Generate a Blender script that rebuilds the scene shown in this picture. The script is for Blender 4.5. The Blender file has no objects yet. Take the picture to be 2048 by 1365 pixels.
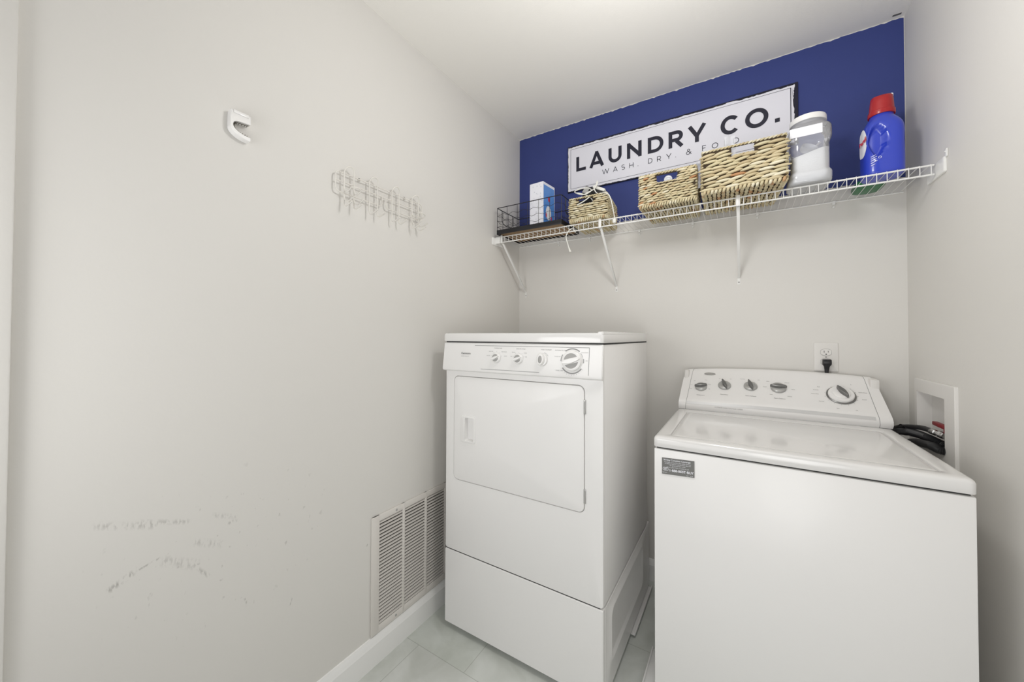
import bpy, bmesh, math, random
from mathutils import Vector, Matrix
PI = math.pi
scene = bpy.context.scene
COL = scene.collection

# ------------------------------------------------------------------ camera
def make_camera():
    F, PPX, PPY = 734.4, 1026.5, 661.4
    yaw, pitch, roll = (math.radians(a) for a in (31.798, 0.865, 0.196))
    fwd = Vector((-math.sin(yaw)*math.cos(pitch), math.cos(yaw)*math.cos(pitch), math.sin(pitch)))
    right = Vector((math.cos(yaw), math.sin(yaw), 0)); up = right.cross(fwd)
    r2 = right*math.cos(roll)+up*math.sin(roll); u2 = -right*math.sin(roll)+up*math.cos(roll)
    cd = bpy.data.cameras.new('camera'); cam = bpy.data.objects.new('camera', cd); COL.objects.link(cam)
    cd.sensor_width = 36; cd.sensor_fit = 'HORIZONTAL'; cd.lens = F*36/2048
    cd.shift_x = (1024-PPX)/2048; cd.shift_y = (PPY-682.5)/2048
    cd.clip_start = 0.01; cd.clip_end = 50
    m = Matrix((( r2.x, u2.x, -fwd.x, 1.175), (r2.y, u2.y, -fwd.y, -1.9653), (r2.z, u2.z, -fwd.z, 1.2292), (0,0,0,1)))
    cam.matrix_world = m; scene.camera = cam
make_camera()

# ------------------------------------------------------------------ light
w = bpy.data.worlds.new('world'); scene.world = w; w.use_nodes = True
w.node_tree.nodes['Background'].inputs[0].default_value = (1.0, 0.99, 0.975, 1)
w.node_tree.nodes['Background'].inputs[1].default_value = 0.08
def lamp(name, kind, loc, power, rot=(0,0,0), color=(1,.97,.93), **kw):
    l = bpy.data.lights.new(name, kind); l.energy = power; l.color = color
    for k, v in kw.items(): setattr(l, k, v)
    o = bpy.data.objects.new(name, l); o.location = loc; o.rotation_euler = rot; COL.objects.link(o); return o
lamp('ceiling_lamp', 'POINT', (1.04, -1.08, 2.05), 13.4, color=(1, .99, .975), shadow_soft_size=0.085)
lamp('low_fill_light', 'AREA', (1.0, -2.6, 0.7), 7, (math.radians(115), 0, 0), (1, .995, .985), shape='RECTANGLE', size=1.3, size_y=1.0)  # added fill behind the camera, tilted up to lift the ceiling; no real source
lamp('left_fill_light', 'AREA', (0.2, -2.25, 1.3), 8.6, (math.radians(95), 0, math.radians(-35)), (1, 1, .995), shape='DISK', size=0.9)  # added fill at the left, aimed across the room; not a fixture
lamp('right_fill_light', 'AREA', (1.45, -2.15, 0.8), 2.5, (math.radians(100), 0, math.radians(12)), (1, 1, .995), shape='DISK', size=0.6)  # added low fill at the right for the dryer side and lower wall
scene.view_settings.view_transform = 'Standard'; scene.view_settings.look = 'None'
scene.view_settings.gamma = 1; scene.view_settings.use_curve_mapping = False
scene.view_settings.exposure = 0.0
scene.cycles.diffuse_bounces = 12; scene.cycles.max_bounces = 16

# ------------------------------------------------------------------ materials
def srgb(r, g, b):
    f = lambda c: (c/255/12.92) if c/255 <= .04045 else ((c/255+.055)/1.055)**2.4
    return (f(r), f(g), f(b), 1)
def mat(name, col, rough=.5, metal=0, bump=0, bscale=60, coat=0, var=0, vscale=4, **kw):
    m = bpy.data.materials.new(name); m.use_nodes = True; nt = m.node_tree; b = nt.nodes['Principled BSDF']
    b.inputs['Base Color'].default_value = col; b.inputs['Roughness'].default_value = rough
    b.inputs['Metallic'].default_value = metal; b.inputs['Coat Weight'].default_value = coat
    b.inputs['Coat Roughness'].default_value = .08
    for k, v in kw.items(): b.inputs[k].default_value = v
    tc = nt.nodes.new('ShaderNodeTexCoord')
    if bump:
        n = nt.nodes.new('ShaderNodeTexNoise'); n.inputs['Scale'].default_value = bscale; n.inputs['Detail'].default_value = 3
        bp = nt.nodes.new('ShaderNodeBump'); bp.inputs['Strength'].default_value = bump; bp.inputs['Distance'].default_value = .002
        nt.links.new(tc.outputs['Object'], n.inputs['Vector']); nt.links.new(n.outputs['Fac'], bp.inputs['Height'])
        nt.links.new(bp.outputs['Normal'], b.inputs['Normal'])
    if var:
        n = nt.nodes.new('ShaderNodeTexNoise'); n.inputs['Scale'].default_value = vscale; n.inputs['Detail'].default_value = 4
        mx = nt.nodes.new('ShaderNodeMix'); mx.data_type = 'RGBA'
        mx.inputs[6].default_value = tuple(c*(1-var) for c in col[:3])+(1,); mx.inputs[7].default_value = tuple(min(1, c*(1+var)) for c in col[:3])+(1,)
        nt.links.new(tc.outputs['Object'], n.inputs['Vector']); nt.links.new(n.outputs['Fac'], mx.inputs[0])
        nt.links.new(mx.outputs[2], b.inputs['Base Color'])
    return m
WALLC = srgb(217, 215, 211)
M = {}
M['wall'] = mat('wall_paint', WALLC, .62, bump=.10, bscale=140, var=.012, vscale=2)
M['ceil'] = mat('ceiling_paint', srgb(234, 232, 227), .8, bump=.12, bscale=160)
M['navy'] = mat('navy_paint', srgb(50, 63, 126), .7, bump=.10, bscale=140, var=.05, vscale=5)
M['trim'] = mat('trim_paint', srgb(236, 236, 235), .35)
M['enamel'] = mat('white_enamel', srgb(233, 232, 231), .34, coat=.12)
M['enamel2'] = mat('white_lid_enamel', srgb(225, 224, 223), .16, coat=.4)
M['plastic'] = mat('white_plastic', srgb(232, 231, 230), .32, coat=.2)
M['gap'] = mat('dark_seam', srgb(60, 60, 60), .8)
M['greyprint'] = mat('grey_print', srgb(150, 150, 150), .6)
M['darkprint'] = mat('dark_print', srgb(95, 95, 95), .6)
M['greyknob'] = mat('grey_dimple', srgb(160, 159, 157), .45)
M['silver'] = mat('silver_plastic', srgb(178, 178, 176), .25, metal=.35)
M['silverdark'] = mat('dark_silver_plastic', srgb(120, 120, 119), .28, metal=.45)
M['chrome'] = mat('chrome', srgb(200, 200, 200), .2, metal=1)
M['wirewhite'] = mat('white_coated_wire', srgb(232, 232, 230), .35)
M['wirebeige'] = mat('painted_rack_wire', srgb(222, 219, 213), .5)
M['black'] = mat('black_plastic', srgb(22, 22, 25), .35)
M['blackwire'] = mat('black_wire', srgb(18, 18, 24), .4)
M['board'] = mat('brown_board', srgb(150, 122, 88), .6, var=.2, vscale=30)
M['grille'] = mat('grille_paint', srgb(216, 212, 207), .45)
M['void'] = mat('duct_shade', srgb(74, 70, 66), .9)  # shade of the duct interior put into a dark grey
M['plate'] = mat('outlet_plate_plastic', srgb(222, 220, 217), .4)
M['band'] = mat('silver_band', srgb(206, 206, 206), .3, metal=.2)
M['signwhite'] = mat('sign_white', srgb(226, 226, 235), .45)
M['signblack'] = mat('sign_black', srgb(24, 24, 44), .5)
M['detblue'] = mat('blue_bottle_plastic', srgb(42, 64, 186), .32, coat=.4)
M['red'] = mat('red_cap_plastic', srgb(164, 20, 27), .35, coat=.2)
M['green'] = mat('green_plastic', srgb(12, 104, 54), .3)
M['redprint'] = mat('red_print', srgb(200, 30, 60), .5)
M['whiteprint'] = mat('white_print', srgb(235, 236, 242), .5)
M['powder'] = mat('white_powder', srgb(234, 234, 232), .9, bump=.3, bscale=300)
M['valvered'] = mat('valve_red', srgb(128, 24, 34), .45)
M['hose'] = mat('black_hose_rubber', srgb(34, 34, 36), .38)
M['sticker'] = mat('grey_sticker', srgb(112, 112, 110), .5)
M['cord'] = mat('white_cord', srgb(226, 226, 220), .45)
M['boxblue'] = mat('blue_carton_print', srgb(84, 140, 214), .4, var=.12, vscale=25)
M['spring'] = mat('steel_spring', srgb(120, 115, 105), .4, metal=.7)

def glassy(name, tint, gloss=.12, opac=.12):
    m = bpy.data.materials.new(name); m.use_nodes = True; nt = m.node_tree; nt.nodes.clear()
    out = nt.nodes.new('ShaderNodeOutputMaterial'); tr = nt.nodes.new('ShaderNodeBsdfTransparent'); tr.inputs[0].default_value = tint
    df = nt.nodes.new('ShaderNodeBsdfDiffuse'); df.inputs[0].default_value = (.85, .86, .9, 1)
    gl = nt.nodes.new('ShaderNodeBsdfGlossy'); gl.inputs['Roughness'].default_value = gloss; gl.inputs[0].default_value = (1, 1, 1, 1)
    m1 = nt.nodes.new('ShaderNodeMixShader'); m1.inputs[0].default_value = opac
    m2 = nt.nodes.new('ShaderNodeMixShader'); fr = nt.nodes.new('ShaderNodeFresnel'); fr.inputs[0].default_value = 1.5
    nt.links.new(tr.outputs[0], m1.inputs[1]); nt.links.new(df.outputs[0], m1.inputs[2])
    nt.links.new(m1.outputs[0], m2.inputs[1]); nt.links.new(gl.outputs[0], m2.inputs[2]); nt.links.new(fr.outputs[0], m2.inputs[0])
    nt.links.new(m2.outputs[0], out.inputs[0]); return m
M['clear'] = glassy('clear_jar_plastic', (.92, .93, .96, 1), .10, .26)
M['film'] = glassy('thin_plastic_film', (.95, .95, .98, 1), .15, .55)
M['frost'] = glassy('frosted_tape', (.95, .95, .95, 1), .3, .6)

def carton_mat():
    m = bpy.data.materials.new('speckled_white_carton'); m.use_nodes = True; nt = m.node_tree; b = nt.nodes['Principled BSDF']
    tc = nt.nodes.new('ShaderNodeTexCoord'); v = nt.nodes.new('ShaderNodeTexVoronoi'); v.inputs['Scale'].default_value = 70
    r = nt.nodes.new('ShaderNodeValToRGB'); r.color_ramp.elements[0].color = srgb(196, 200, 212); r.color_ramp.elements[1].color = srgb(232, 233, 242)
    r.color_ramp.elements[0].position = .12; r.color_ramp.elements[1].position = .3
    nt.links.new(tc.outputs['Object'], v.inputs['Vector']); nt.links.new(v.outputs['Distance'], r.inputs[0]); nt.links.new(r.outputs[0], b.inputs['Base Color'])
    b.inputs['Roughness'].default_value = .4; return m
M['carton'] = carton_mat()

def straw_mat():
    m = bpy.data.materials.new('woven_straw'); m.use_nodes = True; nt = m.node_tree; b = nt.nodes['Principled BSDF']
    at = nt.nodes.new('ShaderNodeAttribute'); at.attribute_name = 'strand'
    r = nt.nodes.new('ShaderNodeValToRGB'); e = r.color_ramp.elements
    e[0].color = srgb(176, 128, 88); e[1].color = srgb(224, 217, 194)
    for p, c in ((.04, srgb(184, 140, 98)), (.08, srgb(180, 163, 128)), (.4, srgb(205, 192, 158)), (.7, srgb(194, 184, 150))):
        q = e.new(p); q.color = c
    n = nt.nodes.new('ShaderNodeTexNoise'); n.inputs['Scale'].default_value = 260
    tc = nt.nodes.new('ShaderNodeTexCoord'); bp = nt.nodes.new('ShaderNodeBump'); bp.inputs['Strength'].default_value = .35; bp.inputs['Distance'].default_value = .001
    nt.links.new(at.outputs['Fac'], r.inputs[0]); nt.links.new(r.outputs[0], b.inputs['Base Color'])
    nt.links.new(tc.outputs['Object'], n.inputs['Vector']); nt.links.new(n.outputs['Fac'], bp.inputs['Height']); nt.links.new(bp.outputs['Normal'], b.inputs['Normal'])
    b.inputs['Roughness'].default_value = .6; return m
M['straw'] = straw_mat()
M['strawin'] = mat('straw_gap_shade', srgb(58, 44, 26), .8, var=.2, vscale=60)  # dark brown carries the deep shadow between the strands

def floor_mat():
    m = bpy.data.materials.new('grey_vinyl_tile'); m.use_nodes = True; nt = m.node_tree; b = nt.nodes['Principled BSDF']
    tc = nt.nodes.new('ShaderNodeTexCoord'); mp = nt.nodes.new('ShaderNodeMapping')
    mp.inputs['Location'].default_value = (-.31+.2286+4.572, .905+4.5, 0)
    br = nt.nodes.new('ShaderNodeTexBrick'); br.inputs['Scale'].default_value = 1; br.inputs['Brick Width'].default_value = .4572; br.inputs['Row Height'].default_value = .45
    br.inputs['Mortar Size'].default_value = .0013; br.inputs['Mortar Smooth'].default_value = .3; br.inputs['Bias'].default_value = 0
    br.inputs['Color1'].default_value = srgb(203, 207, 201); br.inputs['Color2'].default_value = srgb(208, 210, 206); br.inputs['Mortar'].default_value = srgb(172, 175, 169)
    n = nt.nodes.new('ShaderNodeTexNoise'); n.inputs['Scale'].default_value = 7; n.inputs['Detail'].default_value = 6; n.inputs['Distortion'].default_value = .6
    r = nt.nodes.new('ShaderNodeValToRGB'); r.color_ramp.elements[0].position = .3; r.color_ramp.elements[1].position = .72
    r.color_ramp.elements[0].color = (.82, .83, .81, 1); r.color_ramp.elements[1].color = (1.1, 1.1, 1.12, 1)
    mx = nt.nodes.new('ShaderNodeMix'); mx.data_type = 'RGBA'; mx.blend_type = 'MULTIPLY'; mx.inputs[0].default_value = 1
    nt.links.new(tc.outputs['Object'], mp.inputs[0]); nt.links.new(mp.outputs[0], br.inputs['Vector']); nt.links.new(tc.outputs['Object'], n.inputs['Vector'])
    nt.links.new(n.outputs['Fac'], r.inputs[0]); nt.links.new(br.outputs['Color'], mx.inputs[6]); nt.links.new(r.outputs[0], mx.inputs[7]); nt.links.new(mx.outputs[2], b.inputs['Base Color'])
    b.inputs['Roughness'].default_value = .42; return m
M['floor'] = floor_mat()

def scuffed_wall():
    m = bpy.data.materials.new('scuffed_wall_paint'); m.use_nodes = True; nt = m.node_tree; b = nt.nodes['Principled BSDF']; L = nt.links.new
    tc = nt.nodes.new('ShaderNodeTexCoord')
    def math_(op, a, bb=None, c=None):
        n = nt.nodes.new('ShaderNodeMath'); n.operation = op
        for i, v in enumerate((a, bb, c)):
            if v is None: continue
            if isinstance(v, (int, float)): n.inputs[i].default_value = v
            else: L(v, n.inputs[i])
        return n.outputs[0]
    sep = nt.nodes.new('ShaderNodeSeparateXYZ'); L(tc.outputs['Object'], sep.inputs[0]); Y, Z = sep.outputs[1], sep.outputs[2]
    def noise(scale, det=4):
        n = nt.nodes.new('ShaderNodeTexNoise'); n.inputs['Scale'].default_value = 1; n.inputs['Detail'].default_value = det
        mp = nt.nodes.new('ShaderNodeMapping'); mp.inputs['Scale'].default_value = scale; mp.inputs['Rotation'].default_value = (.5, 0, 0)
        L(tc.outputs['Object'], mp.inputs[0]); L(mp.outputs[0], n.inputs['Vector']); return n.outputs['Fac']
    fine = noise((1, 170, 60)); mid = noise((1, 26, 60))
    def streak(y0, z0, y1, z1, wd, st, nz=None):
        dy, dz = y1-y0, z1-z0; Ln = math.hypot(dy, dz); dy /= Ln; dz /= Ln
        u = math_('ADD', math_('MULTIPLY', math_('SUBTRACT', Y, y0), dy), math_('MULTIPLY', math_('SUBTRACT', Z, z0), dz))
        v = math_('ADD', math_('MULTIPLY', math_('SUBTRACT', Y, y0), -dz), math_('MULTIPLY', math_('SUBTRACT', Z, z0), dy))
        # soft box
        a = math_('SUBTRACT', 1, math_('DIVIDE', math_('ABSOLUTE', math_('SUBTRACT', u, Ln/2)), Ln/2))
        a = math_('MINIMUM', math_('MAXIMUM', math_('MULTIPLY', a, 4), 0), 1)
        c = math_('MAXIMUM', math_('SUBTRACT', 1, math_('DIVIDE', math_('ABSOLUTE', v), wd)), 0)
        r = math_('MULTIPLY', math_('MULTIPLY', a, c), st)
        k = nz if nz is not None else fine
        g = math_('MINIMUM', math_('MAXIMUM', math_('MULTIPLY', math_('SUBTRACT', k, .47), 9), 0), 1)
        return math_('MULTIPLY', r, g)
    tot = None
    for s in ((-1.745, .668, -1.70, .69, .009, .6), (-1.70, .689, -1.655, .70, .0035, .5), (-1.77, .822, -1.66, .775, .010, .35),
              (-1.70, .80, -1.60, .76, .008, .35), (-1.60, .71, -1.53, .67, .012, .3), (-1.66, .695, -1.58, .64, .015, .3),
              (-1.53, .72, -1.50, .725, .006, .4), (-1.56, .76, -1.50, .73, .008, .3), (-1.59, .64, -1.56, .60, .006, .4), (-1.48, .50, -1.475, .47, .004, .5),
              (-1.30, .66, -1.305, .63, .003, .4), (-1.35, .43, -1.36, .40, .003, .5), (-1.09, .45, -1.085, .46, .004, .5)):
        t = streak(*s); tot = t if tot is None else math_('ADD', tot, t)
    # faint spread of little marks
    reg = math_('MAXIMUM', math_('SUBTRACT', 1, math_('ADD', math_('POWER', math_('DIVIDE', math_('ADD', Y, 1.5), .33), 2), math_('POWER', math_('DIVIDE', math_('SUBTRACT', Z, .66), .24), 2))), 0)
    g = math_('MINIMUM', math_('MAXIMUM', math_('MULTIPLY', math_('SUBTRACT', noise((1, 60, 42), 5), .655), 14), 0), 1)
    tot = math_('MINIMUM', math_('ADD', tot, math_('MULTIPLY', math_('MULTIPLY', reg, g), .4)), .9)
    mx = nt.nodes.new('ShaderNodeMix'); mx.data_type = 'RGBA'; L(tot, mx.inputs[0]); mx.inputs[6].default_value = WALLC; mx.inputs[7].default_value = srgb(128, 125, 120)
    L(mx.outputs[2], b.inputs['Base Color']); b.inputs['Roughness'].default_value = .6
    n = nt.nodes.new('ShaderNodeTexNoise'); n.inputs['Scale'].default_value = 140; n.inputs['Detail'].default_value = 3
    bp = nt.nodes.new('ShaderNodeBump'); bp.inputs['Strength'].default_value = .1; bp.inputs['Distance'].default_value = .002
    L(tc.outputs['Object'], n.inputs['Vector']); L(n.outputs['Fac'], bp.inputs['Height']); L(bp.outputs['Normal'], b.inputs['Normal'])
    return m
M['scuffed'] = scuffed_wall()

# ------------------------------------------------------------------ helpers
def obj(name, bm, m, parent=None, smooth=35):
    me = bpy.data.meshes.new(name); bmesh.ops.recalc_face_normals(bm, faces=bm.faces[:]); bm.to_mesh(me); bm.free()
    for mm in (m if isinstance(m, (list, tuple)) else [m]): me.materials.append(M[mm])
    o = bpy.data.objects.new(name, me); COL.objects.link(o)
    if smooth:
        for p in me.polygons: p.use_smooth = True
        me.set_sharp_from_angle(angle=math.radians(smooth))
    if parent is not None: attach(o, parent)
    return o
def attach(o, parent):
    o.parent = parent; off = Vector((0, 0, 0)); p = parent
    while p is not None: off += p.location; p = p.parent
    o.location = Vector(o.location)-off
def thing(name, label, cat, loc, group=None):
    o = bpy.data.objects.new(name, None); COL.objects.link(o); o.location = loc; o.empty_display_size = .05
    o['label'] = label; o['category'] = cat
    if group: o['group'] = group
    return o
def tag(o, label, cat, group=None):
    o['label'] = label; o['category'] = cat
    if group: o['group'] = group
    return o
def struct(name, bm, m, parent=None, smooth=35):
    o = obj(name, bm, m, parent, smooth); o['kind'] = 'structure'; return o
def box(bm, x0, x1, y0, y1, z0, z1, r=0, seg=2, mtx=None):
    b = bmesh.new(); bmesh.ops.create_cube(b, size=1)
    for v in b.verts: v.co = Vector((x0+(v.co.x+.5)*(x1-x0), y0+(v.co.y+.5)*(y1-y0), z0+(v.co.z+.5)*(z1-z0)))
    if r: bmesh.ops.bevel(b, geom=b.edges[:], offset=r, segments=seg, profile=.5, affect='EDGES')
    if mtx is not None: bmesh.ops.transform(b, matrix=mtx, verts=b.verts[:])
    merge(bm, b)
def merge(bm, b):
    mp = {}
    for v in b.verts: mp[v] = bm.verts.new(v.co)
    for f in b.faces:
        try: nf = bm.faces.new([mp[v] for v in f.verts]); nf.material_index = f.material_index
        except ValueError: pass
    b.free()
def loft(bm, loops, cap0=True, cap1=True, mi=0, closed=False):
    R = [[bm.verts.new(p) for p in lp] for lp in loops]; n = len(R[0])
    pairs = list(zip(R, R[1:]))+([(R[-1], R[0])] if closed else [])
    for a, b in pairs:
        for i in range(n):
            f = bm.faces.new((a[i], a[(i+1) % n], b[(i+1) % n], b[i])); f.material_index = mi
    if not closed:
        if cap0: bm.faces.new(R[0][::-1]).material_index = mi
        if cap1: bm.faces.new(R[-1]).material_index = mi
def rr(u0, u1, v0, v1, r, n=6):
    """rounded rectangle outline in two dimensions, 4*(n+1) points"""
    pts = []
    for cx, cy, a in ((u1-r, v1-r, 0), (u0+r, v1-r, 90), (u0+r, v0+r, 180), (u1-r, v0+r, 270)):
        for i in range(n+1):
            t = math.radians(a+90*i/n); pts.append((cx+r*math.cos(t), cy+r*math.sin(t)))
    return pts
def XZ(pts, y): return [(p[0], y, p[1]) for p in pts]
def XY(pts, z): return [(p[0], p[1], z) for p in pts]
def YZ(pts, x): return [(x, p[0], p[1]) for p in pts]
def tube(bm, pts, r, n=8, closed=False, caps=True):
    pts = [Vector(p) for p in pts]; N = len(pts); loops = []
    tang = []
    for i in range(N):
        if closed: t = pts[(i+1) % N]-pts[i-1]
        else: t = pts[min(i+1, N-1)]-pts[max(i-1, 0)]
        tang.append(t.normalized() if t.length > 1e-9 else Vector((0, 0, 1)))
    nrm = tang[0].orthogonal().normalized()
    for i in range(N):
        nrm = (nrm-tang[i]*nrm.dot(tang[i]))
        nrm = nrm.normalized() if nrm.length > 1e-6 else tang[i].orthogonal().normalized()
        bi = tang[i].cross(nrm); rad = r(i/(N-1)) if callable(r) else r
        loops.append([pts[i]+(nrm*math.cos(2*PI*k/n)+bi*math.sin(2*PI*k/n))*rad for k in range(n)])
    loft(bm, loops, caps, caps, closed=closed)
def smoothpath(pts, k=6):
    P = [Vector(p) for p in pts]; out = []
    for i in range(len(P)-1):
        p0, p1, p2, p3 = P[max(i-1, 0)], P[i], P[i+1], P[min(i+2, len(P)-1)]
        for j in range(k):
            t = j/k; out.append(.5*((2*p1)+(p2-p0)*t+(2*p0-5*p1+4*p2-p3)*t*t+(3*p1-p0-3*p2+p3)*t**3))
    out.append(P[-1]); return out
def frame(c, N, U):
    N = Vector(N).normalized(); U = Vector(U); U = (U-N*U.dot(N)).normalized(); X = U.cross(N)
    return Matrix(((X.x, U.x, N.x, c[0]), (X.y, U.y, N.y, c[1]), (X.z, U.z, N.z, c[2]), (0, 0, 0, 1)))
def lathe(bm, prof, mtx=None, n=32, sx=1, sy=1, mi=0):
    """prof: (radius, height) list, spun about local z"""
    mtx = mtx or Matrix()
    loft(bm, [[mtx @ Vector((r*math.cos(2*PI*k/n)*sx, r*math.sin(2*PI*k/n)*sy, h)) for k in range(n)] for r, h in prof], mi=mi)
def disc_ring(bm, r0, r1, mtx, h=0, a0=0, a1=360, n=48):
    vs = []
    for i in range(n+1):
        a = math.radians(a0+(a1-a0)*i/n)
        vs.append((bm.verts.new(mtx @ Vector((r0*math.cos(a), r0*math.sin(a), h))), bm.verts.new(mtx @ Vector((r1*math.cos(a), r1*math.sin(a), h)))))
    for a, b in zip(vs, vs[1:]): bm.faces.new((a[0], a[1], b[1], b[0]))
def quad(bm, *p): bm.faces.new([bm.verts.new(q) for q in p])
def text_into(bm, s, size, mtx, align='CENTER', bold=0, sx=1):
    cu = bpy.data.curves.new('t', 'FONT'); cu.body = s; cu.size = size; cu.align_x = align; cu.align_y = 'CENTER'; cu.offset = bold
    cu.resolution_u = 3; cu.extrude = 0
    o = bpy.data.objects.new('t', cu); COL.objects.link(o)
    me = o.to_mesh() if False else bpy.data.meshes.new_from_object(o.evaluated_get(bpy.context.evaluated_depsgraph_get()))
    b = bmesh.new(); b.from_mesh(me); mm = mtx @ Matrix.Scale(sx, 4, (1, 0, 0)); bmesh.ops.transform(b, matrix=mm, verts=b.verts[:]); merge(bm, b)
    bpy.data.objects.remove(o); bpy.data.curves.remove(cu); bpy.data.meshes.remove(me)

# ------------------------------------------------------------------ room
W, H, D0, D1 = 1.7125, 2.4596, 0.0, -1.95
bm = bmesh.new(); box(bm, -.1, W+.1, -3.2, .1, -.08, 0); struct('floor', bm, 'floor')
bm = bmesh.new(); box(bm, -.1, W+.1, D1, .1, H, H+.08); struct('ceiling', bm, 'ceil')
bm = bmesh.new(); box(bm, -.1, 0, D1, .1, 0, H); struct('wall_left', bm, 'scuffed')
bm = bmesh.new(); box(bm, 0, W, 0, .1, 0, H); struct('wall_back', bm, 'wall')
# navy painted band on the back wall, hand-cut edge
random.seed(4)
bm = bmesh.new(); nx = 160
top = []; bot = []
for i in range(nx+1):
    x = .001+(W-.003)*i/nx
    jt = random.uniform(-.0022, .001) if i % 5 else random.uniform(-.005, 0)
    top.append((x, H-.003+jt)); bot.append((x, 1.842+random.uniform(-.002, .002)))
vt = [bm.verts.new((x, -.0012, z)) for x, z in top]; vb = [bm.verts.new((x, -.0012, z)) for x, z in bot]
for i in range(nx): bm.faces.new((vb[i], vb[i+1], vt[i+1], vt[i]))
struct('trim_1', bm, 'navy', smooth=0)
# right wall with the opening of the washer box
OY0, OY1, OZ0, OZ1 = -.308, -.100, .872, 1.040
bm = bmesh.new()
box(bm, W, W+.1, D1, OY0, 0, H); box(bm, W, W+.1, OY1, .1, 0, H); box(bm, W, W+.1, OY0, OY1, OZ1, H); box(bm, W, W+.1, OY0, OY1, 0, OZ0)
box(bm, W+.095, W+.1, OY0, OY1, OZ0, OZ1)
struct('wall_right', bm, 'wall')
# jamb at the near end of the left wall
bm = bmesh.new(); box(bm, 0, .016, -1.95, -1.876, 0, H, .003); struct('trim_2', bm, 'wall')
def baseboard(name, run, a, b):
    prof = [(0, 0), (.014, 0), (.014, .078), (.0115, .083), (.0105, .090), (.007, .096), (.004, .104), (0, .105)]
    bm = bmesh.new()
    if run == 'left': loops = [[(d, t, h) for d, h in prof] for t in (a, b)]
    elif run == 'back': loops = [[(t, -d, h) for d, h in prof] for t in (a, b)]
    else: loops = [[(W-d, t, h) for d, h in prof] for t in (a, b)]
    loft(bm, loops); struct(name, bm, 'trim', smooth=25)
baseboard('baseboard_left', 'left', -1.876, -.0); baseboard('baseboard_back', 'back', .0145, W-.0145); baseboard('baseboard_right', 'right', -1.9, -.0)
bm = bmesh.new(); box(bm, 1.6745, 1.6985, -.028, -.020, H-.0015, H); struct('trim_3', bm, 'darkprint')

# ------------------------------------------------------------------ air return grille
g = thing('air_return_grille', 'pale grey louvered air return grille low on the left wall above the baseboard', 'vent', (0, -.78, .1))
Y0, Y1, Z0, Z1 = -1.0715, -.502, .108, .548
cols = [(-1.038, -.926), (-.914, -.802), (-.790, -.678), (-.666, -.554)]
bm = bmesh.new()
ys = [Y0]+[v for c in cols for v in c]+[Y1]
for i in range(0, len(ys), 2): box(bm, 0.0006, .0075, ys[i], ys[i+1], Z0, Z1, .0012)
box(bm, 0.0006, .0074, Y0+.002, Y1-.002, Z1-.024, Z1, .0012); box(bm, 0.0006, .0074, Y0+.002, Y1-.002, Z0, Z0+.028, .0012)
obj('frame', bm, 'grille', g)
bm = bmesh.new(); nl = 30; zz0, zz1 = Z0+.028, Z1-.024
for a, b in cols:
    for i in range(nl):
        z = zz0+(zz1-zz0)*(i+.5)/nl
        loft(bm, [[(x, y, zc) for x, zc in ((.0076, z-.0026), (.0076, z-.0017), (.0010, z+.0022), (.0010, z+.0013))] for y in (a, b)])
obj('louvers', bm, 'grille', g)
bm = bmesh.new(); box(bm, .0002, .0008, Y0+.02, Y1-.02, Z0+.02, Z1-.02); obj('duct_shade_sheet', bm, 'void', g)  # dark sheet on the wall face in place of the duct's shade
for (y, z) in ((-.958, Z1-.012), (-.958, Z0+.014)):
    bm = bmesh.new(); lathe(bm, [(.0045, 0), (.0045, .0012), (.003, .002)], frame((.0074, y, z), (1, 0, 0), (0, 0, 1)), 16); obj('screw', bm, 'silver', g)

# ------------------------------------------------------------------ spring cord holder on left wall
h = thing('wall_cord_holder', 'small white U-shaped plastic holder with a steel spring, high on the left wall', 'holder', (0, -1.515, 1.76))
yl, yr = -1.5385, -1.492
ts = [PI/2*k/10 for k in range(11)]
outer = [(yr, 1.8345), (yl+.02, 1.8345), (yl+.001, 1.8345), (yl, 1.815), (yl, 1.800)]+[(yl+.0465*(1-math.cos(t)), 1.792-.027*math.sin(t)) for t in ts]
inner = [(yr, 1.8115), (yl+.022, 1.8090), (yl+.0125, 1.8068), (yl+.0075, 1.8030), (yl+.0058, 1.7990)]+[(yl+.0055+.041*(1-math.cos(t)), 1.7950-.0205*math.sin(t)) for t in ts]
bm = bmesh.new()
loft(bm, [[(.0004, a[0], a[1]), (.0215, a[0], a[1]), (.0225, a[0]+(b[0]-a[0])*.12, a[1]+(b[1]-a[1])*.12), (.0225, b[0], b[1]), (.0004, b[0], b[1])] for a, b in zip(outer, inner)])
obj('body', bm, 'plastic', h, 30)
bm = bmesh.new(); box(bm, .0225, .0245, yl+.006, yr-.005, 1.8268, 1.8352, .0006); obj('label_slot', bm, 'plastic', h)
bm = bmesh.new(); base = smoothpath([(.014, yr-.003, 1.8085), (.014, yl+.016, 1.8045), (.014, yl+.0100, 1.798), (.014, yl+.0115, 1.789), (.014, yl+.020, 1.7825), (.014, yr-.003, 1.7785)], 24)
pts = []
for i, p in enumerate(base):
    a_ = i*1.25; pts.append(p+Vector((math.cos(a_)*.0042, 0, math.sin(a_)*.0022)))
tube(bm, pts, .0007, 5); obj('spring', bm, 'spring', h)

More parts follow.
